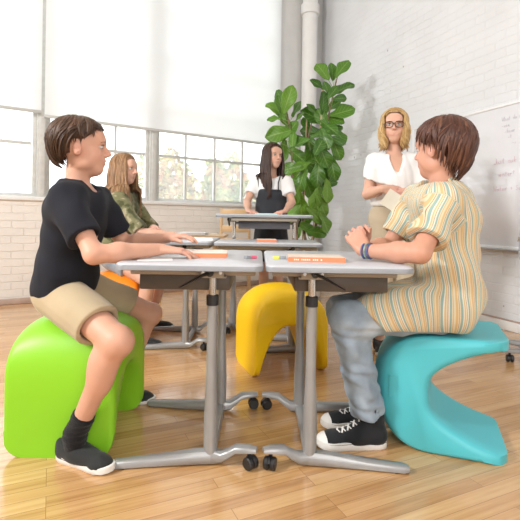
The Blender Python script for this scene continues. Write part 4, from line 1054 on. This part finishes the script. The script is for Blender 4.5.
# ---- boy in striped shirt
def boy_right():
    O = V(.74, 1.80, 0)
    P = thing('person', 'boy with shaggy auburn hair in striped shirt and jeans seated on the teal stool', 'person', O)
    fr = frame((-.62, .785, .02)); hc = V(.712, 1.785, 1.150); s = .97
    hp, L = head_prims(hc, fr, s)
    shn, shf = V(.670, 1.635, .945), V(.655, 1.925, .950)
    eln, wrn = V(.548, 1.535, .762), V(.388, 1.675, .757); elf, wrf = V(.560, 1.945, .76), V(.405, 1.790, .760)
    tfr = frame((-1, .08, 0))
    body = [ell((.76, 1.80, .59), (.12, .085, .08), tfr, .04), ell((.745, 1.79, .72), (.12, .085, .13), tfr, .05), ell((.725, 1.785, .87), (.125, .085, .13), tfr, .05),
            cap(shn, shf, .045, k=.04), cap((.715, 1.79, .93), L(0, -.015, -.05), .050, .046, k=.03)]
    body += arm_prims(shn, eln, wrn, 1.0)+arm_prims(shf, elf, wrf, 1.0)
    # clasped hands: palms together, fingers laced over the back of the other hand
    tt = V(.88, 0, .46)
    d1 = nrm((-.36, .42, .74)); h1, k1 = hand_prims(wrn, d1, (-.1, .95, -.3), tt, (.80, .85, .85, .9), .92, .06, (.75, .30, .45), .4)
    wrf = wrf+tt*.010
    d2 = nrm((-.36, -.42, .74)); h2, k2 = hand_prims(wrf, d2, (-.1, -.95, -.3), tt, (.80, .85, .85, .9), .92, .06, (.75, .30, .45), .4)
    kn, an = V(.335, 1.700, .495), V(.430, 1.735, .12); kf, af = V(.350, 1.885, .490), V(.468, 1.905, .12)
    hn, hf = V(.735, 1.715, .535), V(.735, 1.885, .535)
    body += [cap(hn, kn, .06, .04), cap(kn, an, .04, .03), cap(hf, kf, .06, .04), cap(kf, af, .04, .03)]+foot_in(an, (.25, 1.73, 0))+foot_in(af, (.30, 1.9, 0))
    body += hp+h1+h2
    hb = box_around([wrn, wrf, wrn+d1*.14, wrf+d2*.14], .05)
    solid('body', body, M['skin'], P, O, h=.0065, attr=skin_fn(L, (.58, .30, .205), hands=list(k1)+list(k2)), fine=[(*box_around([hc], .135), .003), (*hb, .0026)])
    eyes(L, fr, s, P, O, M['iris'])
    se = lambda a, b, t: Vector(a).lerp(Vector(b), t)
    # jeans
    jp = [ell((.758, 1.80, .560), (.145, .102, .080), tfr, .05), cap(hn, kn, .084, .068, k=.05), cap(hf, kf, .082, .066, k=.05)]
    for k_, a_ in ((kn, an), (kf, af)):
        lo = se(k_, a_, 1.0); jp += [cap(k_, se(k_, a_, .5), .067, .060, k=.02), cap(se(k_, a_, .5), lo, .060, .063, k=.02), cut(se(k_, a_, .985), (a_-k_)+V(0, 0, -.6), .09), cap(se(k_, a_, .93), a_+(a_-k_)*.3, .046, .06, k=.004, op='-')]
    solid('jeans', jp, M['denim'], P, O, h=.0055, disp=fold(.0065, 26, 8, (1, .6, 1.2)))
    # shirt
    sp = [ell((.762, 1.80, .575), (.166, .124, .125), tfr, .06), ell((.748, 1.795, .71), (.163, .118, .15), tfr, .06), ell((.735, 1.79, .88), (.170, .124, .155), tfr, .05),
          cap(shn+V(0, .03, .01), shf-V(0, .03, -.01), .062, k=.05), cap((.712, 1.79, .93), (.705, 1.79, 1.005), .085, .064, k=.03),
          cap(shn, se(shn, eln, .74), .058, .066, k=.03), cap(shf, se(shf, elf, .74), .058, .064, k=.03),
          cap(hn+V(0, 0, .01), se(hn, kn, .72)+V(0, 0, .012), .098, .088, k=.04), cap(hf+V(0, 0, .01), se(hf, kf, .55)+V(0, 0, .012), .096, .086, k=.04),
          cap(se(hn, kn, .3), se(hf, kf, .3), .075, k=.05),
          cut(se(shn, eln, .74), eln-shn, .13), cut(se(shf, elf, .74), elf-shf, .13), cap(se(shn, eln, .5), se(shn, eln, 1.05), .035, .062, k=.004, op='-'), cap(se(shf, elf, .5), se(shf, elf, 1.05), .035, .068, k=.004, op='-'),
          cap((.70, 1.79, 1.015), (.685, 1.80, 1.08), .062, .08, k=.004, op='-'), cut((.44, 1.65, .485), (-.62, -.05, -.62), .20), cut((.44, 1.9, .485), (-.62, .05, -.62), .16), cut((.75, 1.80, .462), (0, 0, -1), .45)]
    tc = np.array([.755, 1.79]);
    def stripe(Pt):
        dx, dy = Pt[:, 0]-(.69+.065*np.clip((.93-Pt[:, 2])/.3, 0, 1)), Pt[:, 1]-tc[1]; dc = np.maximum(dx, -.10)
        u = np.arctan2(dy, dc)*.155-np.sign(dy)*(dx-dc)*.9
        u = u+np.clip((-.10-dx)/.1, 0, 1)*(Pt[:, 2]-.6)*.35
        for (a_, b_) in ((shn, eln), (shf, elf)):
            A, B = arr(a_), arr(b_); d = (B-A)/np.linalg.norm(B-A); q = Pt-A; t = q @ d; rr_ = q-t[:, None]*d
            e1 = np.cross(d, [0, 1, 0]); e1 /= np.linalg.norm(e1); e2 = np.cross(d, e1)
            ua = (rr_ @ e1)*1.05
            sg = 1 if a_ is shn else -1; near = (t > .02) & (np.linalg.norm(rr_, axis=1) < .098) & (t < .3)
            u = np.where(near, sg*ua+.013, u)
        return u
    solid('striped_shirt', sp, M['stripes'], P, O, h=.0055, disp=fold(.0085, 20, 13, (.9, .6, 1)), attr={'stripe': ('FLOAT', stripe)})
    cl_ = MB(); rg = []
    for rr_, zz in ((.062, .0), (.070, .004), (.078, -.020), (.074, -.024), (.062, -.006)):
        rg.append([V(.706+math.cos(q)*rr_, 1.792+math.sin(q)*rr_*1.02, 1.012+zz+.016*math.cos(q)-.004)-O for q in [2*math.pi*j/36 for j in range(36)]])
    cl_.loft(rg, cap=False); cl_.build('collar', M['collar'], P, smooth=True, angle=False)
    for i, mm in enumerate((M['band_b'], M['band_g'], M['band_b'])):
        c = se(wrn, eln, .02+.055*i); d = nrm(eln-wrn); r_, u_ = d.cross(V(0, 0, 1)).normalized(), V(0, 0, 1)
        u_ = r_.cross(d).normalized(); rr_ = .0262+.0006*i
        pts = [c+r_*(rr_*math.cos(q))+u_*(rr_*math.sin(q))-O for q in [2*math.pi*j/24 for j in range(25)]]
        MB().tube(pts, .0038, 8).build('wristband', mm, P, smooth=True)
    shoe(P, O, (.500, 1.735), (.226, 1.728), 'high'); shoe(P, O, (.540, 1.905), (.268, 1.895), 'high')
    def te(ph):
        a = abs((ph+math.pi) % (2*math.pi)-math.pi)
        if a < .6: return 1.25
        if a < 1.2: return 1.25+(a-.6)*.95
        if a < 1.9: return 1.70+(a-1.2)*.15
        return 2.0+min(1, (a-1.9)/.35)*.30+max(0, a-2.25)*.35
    S = Strands(); cap_hair(S, L, te, lambda ph: .014+.010*(1-math.cos(ph))*.5, n=400, seed=9, rad=.0095, r3=(.080, .100, .086), twist=.55, jit=.14, zs=1.75, flare=lambda ph: .004)
    S.build(M['hair_b2'], P, O)
boy_right()

# ---- teacher
def teacher():
    O = V(.89, 3.02, 0)
    P = thing('person', 'blonde woman with dark glasses, white V-neck blouse and khaki trousers standing at the right wall', 'person', O)
    fr = frame((-.30, -.95, -.03)); hc = V(.882, 2.985, 1.490); s = .97
    hp, L = head_prims(hc, fr, s, smile=1.)
    tfr = frame((-.12, -1, 0))
    shr, shl = V(.755, 3.02, 1.262), V(1.020, 3.00, 1.262)
    elr, wrr = V(.708, 2.98, 1.045), V(.775, 2.835, 1.075); ell_, wrl = V(1.085, 2.95, 1.045), V(.940, 2.825, 1.060)
    body = [ell((.90, 3.03, .89), (.13, .08, .09), tfr, .04), ell((.895, 3.02, 1.03), (.115, .078, .12), tfr, .05), ell((.89, 3.01, 1.17), (.138, .092, .14), tfr, .05),
            cap(shr, shl, .042, k=.04), cap((.888, 3.02, 1.26), L(0, -.015, -.05), .046, .045, k=.035)]
    body += arm_prims(shr, elr, wrr, .92)+arm_prims(shl, ell_, wrl, .92)
    d1 = nrm((.085, -.02, -.035)); h1, k1 = hand_prims(wrr, d1, (0, .95, -.3), V(0, 0, 1), (.45, .5, .55, .6), .9, .04, (.8, .45, .3), .5)
    d2 = nrm((-.085, -.01, -.045)); h2, k2 = hand_prims(wrl, d2, (0, .95, -.3), V(0, 0, 1), (.45, .5, .55, .6), .9, .04, (.8, .45, .3), .5)
    hr, hl = V(.825, 3.03, .86), V(.975, 3.03, .86); kr, kl = V(.82, 3.00, .47), V(.975, 3.02, .47); ar, al = V(.82, 3.04, .09), V(.98, 3.05, .09)
    body += [cap(hr, kr, .07, .045), cap(kr, ar, .045, .03), cap(hl, kl, .07, .045), cap(kl, al, .045, .03)]+foot_in(ar, (.79, 2.88, 0))+foot_in(al, (.99, 2.88, 0))+hp+h1+h2
    solid('body', body, M['skin'], P, O, h=.008, attr=skin_fn(L, (.66, .385, .28), lips=(.66, .22, .20), hands=list(k1)+list(k2)), fine=[(*box_around([hc], .13), .0034), (*box_around([wrr, wrr+d1*.13], .055), .003), (*box_around([wrl, wrl+d2*.13], .055), .003)])
    eyes(L, fr, s, P, O, M['band_b'] if False else M['bark'])
    solid('teeth', [cap(L(-.012, .0885, -.0545), L(.012, .0885, -.0545), .0026, k=.001)], M['teeth'], P, O, h=.0012)
    se = lambda a, b, t: Vector(a).lerp(Vector(b), t)
    bl = [ell((.90, 3.03, 1.00), (.158, .114, .09), tfr, .06), ell((.895, 3.02, 1.08), (.150, .108, .14), tfr, .06), ell((.89, 3.005, 1.185), (.140, .108, .13), tfr, .05),
          cap(shr+V(.03, 0, .005), shl-V(.03, 0, -.005), .054, k=.05), cap(shr, se(shr, elr, .62), .050, .056, k=.03), cap(shl, se(shl, ell_, .62), .050, .056, k=.03),
          cut(se(shr, elr, .66), elr-shr, .11), cut(se(shl, ell_, .66), ell_-shl, .11), cap(se(shr, elr, .5), se(shr, elr, 1.0), .034, .065, k=.004, op='-'), cap(se(shl, ell_, .5), se(shl, ell_, 1.0), .034, .065, k=.004, op='-'),
          cap((.888, 3.015, 1.275), (.885, 3.00, 1.40), .062, .09, k=.004, op='-'), cap((.884, 2.91, 1.29), (.884, 2.88, 1.165), .050, .010, k=.004, op='-', sq=((0, 1, 0), 1.6)), cut((.89, 3.02, .965), (0, 0, -1), .35)]
    solid('blouse', bl, M['blouse'], P, O, h=.006, disp=fold(.0085, 24, 21, (1.2, .4, .6)))
    tp = [ell((.90, 3.035, .90), (.160, .112, .115), tfr, .05), cap(hr, kr, .088, .066, k=.04), cap(kr, se(kr, ar, .85), .066, .062, k=.03), cap(hl, kl, .088, .066, k=.04), cap(kl, se(kl, al, .85), .066, .062, k=.03), cut((.9, 3.0, .10), (0, 0, -1), .3)]
    solid('trousers', tp, M['khaki2'], P, O, h=.007, disp=fold(.004, 24, 22))
    MB().tube([V(.84, 2.93, .955)-O, V(.885, 2.914, .955)-O], .006, 6).build('waist_button', M['khaki'], P, smooth=True)
    for a_, dx in ((ar, -.03), (al, .01)): shoe(P, O, (a_.x, a_.y+.06), (a_.x+dx, a_.y-.19), 'slip')
    # spectacles
    g = bpy.data.objects.new('spectacles', None); COL.objects.link(g); g.parent = P
    rims = MB()
    for q in (-1, 1):
        pts = []
        for j in range(21):
            a = 2*math.pi*j/20; x = q*.033+.0265*math.copysign(abs(math.cos(a))**.7, math.cos(a)); z = .004+.0195*math.copysign(abs(math.sin(a))**.7, math.sin(a))
            pts.append(Vector(L(x, .112-abs(x)*.28, z))-O)
        rims.tube(pts, .0026, 6)
        rims.tube([Vector(L(q*.058, .095, .012))-O, Vector(L(q*.080, .05, .012))-O, Vector(L(q*.084, .005, .01))-O], .002, 6)
    rims.tube([Vector(L(-.008, .113, .010))-O, Vector(L(.008, .113, .010))-O], .0024, 6)
    rims.build('frame', M['glassf'], g, smooth=True)
    S = Strands()
    def down(p, t, sd, fn_):
        c = V(.89, 3.02, p.z); v = p-c
        if p.z < 1.33:
            m_ = .13 if fn_ < .2 else .118; ll = math.hypot(v.x/1.25, v.y)
            if ll < m_: k = m_/max(ll, 1e-4); p = V(c.x+v.x*k, c.y+v.y*k, p.z)
        return p
    long_hair(S, L, fr, 230, .175, 5, part=-.25, rad=.0080, wave=.018, vol=.013, front=.4, curlf=42, narrow=.4, down=down)
    S.build(M['hair_bl'], P, O)
    return wrr, wrl
teacher()
pp = MB(); c0 = V(.835, 2.785, .985); rm = Matrix.Rotation(R(-32), 4, V(0, -1, 0)) @ Matrix.Rotation(R(12), 4, 'X')
n_ = 10
for sy_ in (0, .0015):
    pass
rings = []
for i in range(n_+1):
    x = -.075+.15*i/n_; b = .006*math.sin(math.pi*i/n_)
    rings.append([rm @ V(x, b, -.055), rm @ V(x, b+.0012, -.055), rm @ V(x, b+.0012, .055), rm @ V(x, b, .055)])
pp.loft(rings); o = pp.build('paper_card', M['paper'], smooth=True); o.location = c0
tag(o, 'folded cream paper held in the hands of the blonde woman', 'paper')

# ---- standing girl
def girl_back():
    O = V(.10, 4.02, 0)
    P = thing('person', 'girl with long dark hair in black pinafore standing at the raised desk', 'person', O)
    fr = frame((.50, -.86, -.02)); hc = V(.105, 4.0, 1.425); s = .95
    hp, L = head_prims(hc, fr, s)
    tfr = frame((.1, -1, 0)); shr, shl = V(-.045, 4.02, 1.195), V(.235, 4.00, 1.195)
    elr, wrr = V(-.115, 3.93, 1.02), V(-.100, 3.76, .935); el_, wrl = V(.275, 3.92, 1.02), V(.205, 3.74, .935)
    body = [ell((.10, 4.03, .85), (.125, .095, .10), tfr, .04), ell((.10, 4.02, .98), (.11, .08, .12), tfr, .05), ell((.10, 4.01, 1.11), (.125, .085, .13), tfr, .05), cap(shr, shl, .04, k=.04), cap((.10, 4.02, 1.19), L(0, -.015, -.05), .045, .043, k=.03)]
    body += arm_prims(shr, elr, wrr, .86)+arm_prims(shl, el_, wrl, .86)
    d1 = nrm((.045, -.06, -.012)); h1, k1 = hand_prims(wrr, d1, (0, -.1, -1), V(1, .3, 0), (.5, .5, .55, .6), .85, .04, (.7, .6, .1), .5)
    d2 = nrm((-.05, -.055, -.012)); h2, k2 = hand_prims(wrl, d2, (0, -.1, -1), V(-1, .3, 0), (.5, .5, .55, .6), .85, .04, (.7, .6, .1), .5)
    hr, hl = V(.035, 4.03, .82), V(.165, 4.03, .82); kr, kl = V(.04, 4.0, .43), V(.165, 4.0, .43); ar, al = V(.04, 4.04, .09), V(.17, 4.04, .09)
    body += leg_prims(hr, kr, ar, .92)+leg_prims(hl, kl, al, .92)+foot_in(ar, (.03, 3.9, 0))+foot_in(al, (.19, 3.9, 0))+hp+h1+h2
    solid('body', body, M['skin'], P, O, h=.008, attr=skin_fn(L, (.61, .36, .26), hands=list(k1)+list(k2)), fine=[(*box_around([hc], .13), .0036), (*box_around([wrr, wrr+d1*.13], .05), .0032), (*box_around([wrl, wrl+d2*.13], .05), .0032)])
    eyes(L, fr, s, P, O, M['iris'])
    se = lambda a, b, t: Vector(a).lerp(Vector(b), t)
    tee = [ell((.10, 4.02, 1.0), (.128, .096, .13), tfr, .05), ell((.10, 4.01, 1.12), (.142, .100, .13), tfr, .05), cap(shr+V(.02, 0, 0), shl-V(.02, 0, 0), .053, k=.05), cap(shr, se(shr, elr, .55), .054, .056, k=.04), cap(shl, se(shl, el_, .55), .054, .056, k=.04),
           cut(se(shr, elr, .62), elr-shr, .10), cut(se(shl, el_, .62), el_-shl, .10), cap(se(shr, elr, .5), se(shr, elr, 1.), .03, .052, k=.004, op='-'), cap(se(shl, el_, .5), se(shl, el_, 1.), .03, .052, k=.004, op='-'),
           cap((.10, 4.01, 1.205), (.10, 4.0, 1.32), .055, .08, k=.004, op='-')]
    solid('t_shirt', tee, M['tee_w'], P, O, h=.007, disp=fold(.003, 24, 31))
    ap = [ell((.10, 4.02, .99), (.142, .110, .15), tfr, .06), ell((.10, 4.0, 1.10), (.135, .103, .09), tfr, .04), cap((.10, 4.02, .88), (.10, 4.02, .52), .135, .175, k=.06, sq=((0, 1, 0), .82)), cut((.10, 4.0, .50), (0, 0, -1), .4), cut((.10, 4.0, 1.135), (0, 0, 1), .3)]
    solid('pinafore', ap, M['apron'], P, O, h=.007, disp=fold(.004, 22, 33, (1.3, 1, .4)))
    st = MB()
    for x in (.045, .155): st.tube([V(x, 3.902, 1.12)-O, V(x, 3.915, 1.19)-O, V(x+(x-.1)*.3, 3.965, 1.245)-O, V(x+(x-.1)*.3, 4.02, 1.256)-O, V(x+(x-.1)*.1, 4.09, 1.22)-O, V(x, 4.125, 1.12)-O], .016, 8, flat=.3)
    st.build('straps', M['apron'], P, smooth=True)
    for a_, dx in ((ar, -.01), (al, .02)): shoe(P, O, (a_.x, a_.y+.055), (a_.x+dx, a_.y-.175), 'slip')
    S = Strands()
    def down(p, t, sd, fn_):
        c = V(.10, 4.02, p.z); v = p-c
        if p.z < 1.26:
            ll = math.hypot(v.x/1.15, v.y); m_ = .125
            if ll < m_: k = m_/max(ll, 1e-4); p = V(c.x+v.x*k, c.y+v.y*k, p.z)
            if fn_ > -.1: p.x = c.x+(p.x-c.x)*(1-.35*t)
        return p
    long_hair(S, L, fr, 260, .40, 6, part=.1, rad=.0085, wave=.011, vol=.011, front=.5, curlf=20, down=down)
    S.build(M['hair_dk'], P, O)
girl_back()

# ---- seated girl
def girl_left():
    O = V(-1.0, 3.25, 0)
    P = thing('person', 'girl with long light brown hair in olive camouflage shirt seated on the orange stool', 'person', O)
    fr = frame((.94, -.30, -.02)); hc = V(-1.0, 3.30, 1.215); s = .93
    hp, L = head_prims(hc, fr, s)
    tfr = frame((1, -.12, 0)); shn, shf = V(-1.0, 3.165, 1.00), V(-.985, 3.43, 1.00)
    eln, wrn = V(-.815, 3.095, .765), V(-.600, 3.12, .752); elf, wrf = V(-.80, 3.40, .77), V(-.765, 3.22, .800)
    body = [ell((-1.04, 3.29, .60), (.12, .095, .09), tfr, .04), ell((-1.03, 3.29, .74), (.11, .085, .13), tfr, .05), ell((-1.015, 3.30, .90), (.12, .088, .14), tfr, .05), cap(shn, shf, .04, k=.04), cap((-1.01, 3.30, .98), L(0, -.015, -.05), .045, .043, k=.03)]
    body += arm_prims(shn, eln, wrn, .88)+arm_prims(shf, elf, wrf, .88)
    d1 = nrm((.1, .0, -.008)); h1, k1 = hand_prims(wrn, d1, (0, -.1, -1), V(0, 1, 0), (.15, .15, .2, .2), .85, .04, (.8, .5, .1), .5)
    d2 = nrm((.03, -.09, -.006)); h2, k2 = hand_prims(wrf, d2, (.1, -.3, -1), V(1, .1, 0), (.35, .35, .4, .45), .85, .05, (.8, .5, .1), .5)
    hn, hf = V(-1.02, 3.21, .56), V(-1.02, 3.37, .56); kn, kf = V(-.735, 3.02, .44), V(-.74, 3.50, .44); an, af = V(-.80, 3.03, .10), V(-.84, 3.52, .10)
    body += leg_prims(hn, kn, an, .92, (-1, 0, 0))+leg_prims(hf, kf, af, .92, (-1, 0, 0))+foot_in(an, (-.65, 3.0, 0))+foot_in(af, (-.7, 3.54, 0))+hp+h1+h2
    solid('body', body, M['skin'], P, O, h=.0075, attr=skin_fn(L, (.66, .39, .285), hands=list(k1)+list(k2)), fine=[(*box_around([hc], .13), .0034), (*box_around([wrn, wrn+d1*.13], .05), .003), (*box_around([wrf, wrf+d2*.13], .05), .003)])
    eyes(L, fr, s, P, O, M['bark'])
    se = lambda a, b, t: Vector(a).lerp(Vector(b), t)
    tee = [ell((-1.04, 3.29, .64), (.15, .115, .10), tfr, .05), ell((-1.03, 3.29, .76), (.136, .105, .14), tfr, .05), ell((-1.012, 3.30, .92), (.145, .105, .14), tfr, .05), cap(shn+V(0, .02, .003), shf-V(0, .02, -.003), .054, k=.05), cap((-1.01, 3.30, .97), (-1.0, 3.30, 1.045), .07, .055, k=.03),
           cap(shn, se(shn, eln, .88), .055, .050, k=.04), cap(shf, se(shf, elf, .88), .055, .050, k=.04), cap(se(shn, eln, .80), se(shn, eln, .92), .056, .055, k=.008), cap(se(shf, elf, .80), se(shf, elf, .92), .056, .055, k=.008),
           cut(se(shn, eln, .94), eln-shn, .09), cut(se(shf, elf, .94), elf-shf, .09), cap(se(shn, eln, .86), eln, .034, .046, k=.004, op='-'), cap((-.995, 3.30, 1.05), (-.97, 3.29, 1.12), .055, .075, k=.004, op='-'), cut((-1.03, 3.3, .58), (0, 0, -1), .35)]
    solid('camouflage_shirt', tee, M['camo'], P, O, h=.006, disp=fold(.008, 24, 41))
    sh_ = [ell((-1.05, 3.29, .575), (.14, .11, .085), tfr, .05), cap(hn, se(hn, kn, .5), .082, .076, k=.05), cap(hf, se(hf, kf, .5), .082, .076, k=.05), cut(se(hn, kn, .42), kn-hn, .13), cut(se(hf, kf, .42), kf-hf, .13)]
    solid('shorts', sh_, M['denim'], P, O, h=.007, disp=fold(.003, 24, 42))
    for a_, dy in ((an, -.03), (af, .03)): shoe(P, O, (a_.x-.05, a_.y-dy*.2), (a_.x+.175, a_.y+dy), 'slip')
    S = Strands()
    def down(p, t, sd, fn_):
        c = V(-1.01, 3.30, p.z); v = p-c
        if p.z < 1.08:
            ll = math.hypot(v.x, v.y/1.3); m_ = .125
            if ll < m_: k = m_/max(ll, 1e-4); p = V(c.x+v.x*k, c.y+v.y*k, p.z)
        return p
    long_hair(S, L, fr, 260, .41, 8, part=.0, rad=.0085, wave=.012, vol=.012, front=.45, curlf=22, down=down)
    S.build(M['hair_lb'], P, O)
girl_left()

# ------------------------------------------------------------------ camera, light
cd = bpy.data.cameras.new('camera'); cam = bpy.data.objects.new('camera', cd); COL.objects.link(cam)
cd.sensor_width = 36; cd.lens = F/520*36; cd.shift_y = -(260-HY)/520; cd.clip_start = .05
cam.matrix_world = Matrix.Translation((0, 0, CH)) @ Matrix.Rotation(R(90), 4, 'X') @ Matrix.Rotation(ROLL, 4, 'Z')
SC.camera = cam
w = bpy.data.worlds.new('sky'); SC.world = w; w.use_nodes = True
w.node_tree.nodes['Background'].inputs[0].default_value = (.93, .965, 1, 1); w.node_tree.nodes['Background'].inputs[1].default_value = 2.9
def area(name, loc, tgt, size, power, col=(1, 1, 1), sy=None):
    l = bpy.data.lights.new(name, 'AREA'); l.energy = power; l.color = col; l.shape = 'RECTANGLE'; l.size = size; l.size_y = sy or size
    o = bpy.data.objects.new(name, l); COL.objects.link(o); o.location = loc
    o.rotation_euler = (Vector(tgt)-Vector(loc)).to_track_quat('-Z', 'Y').to_euler(); return o
area('studio_softbox', (-2.9, .1, 2.55), (.9, 4.2, .9), .55, 125, (1, .99, .975))
area('fill_light', (.8, -1.8, 1.9), (0, 2.4, .5), 2.0, 68, (1, .99, .98))  # added fill behind the camera to soften contrast, not a lamp of the room
SC.view_settings.view_transform = 'Standard'; SC.view_settings.look = 'None'; SC.view_settings.exposure = 0.28; SC.view_settings.gamma = 1
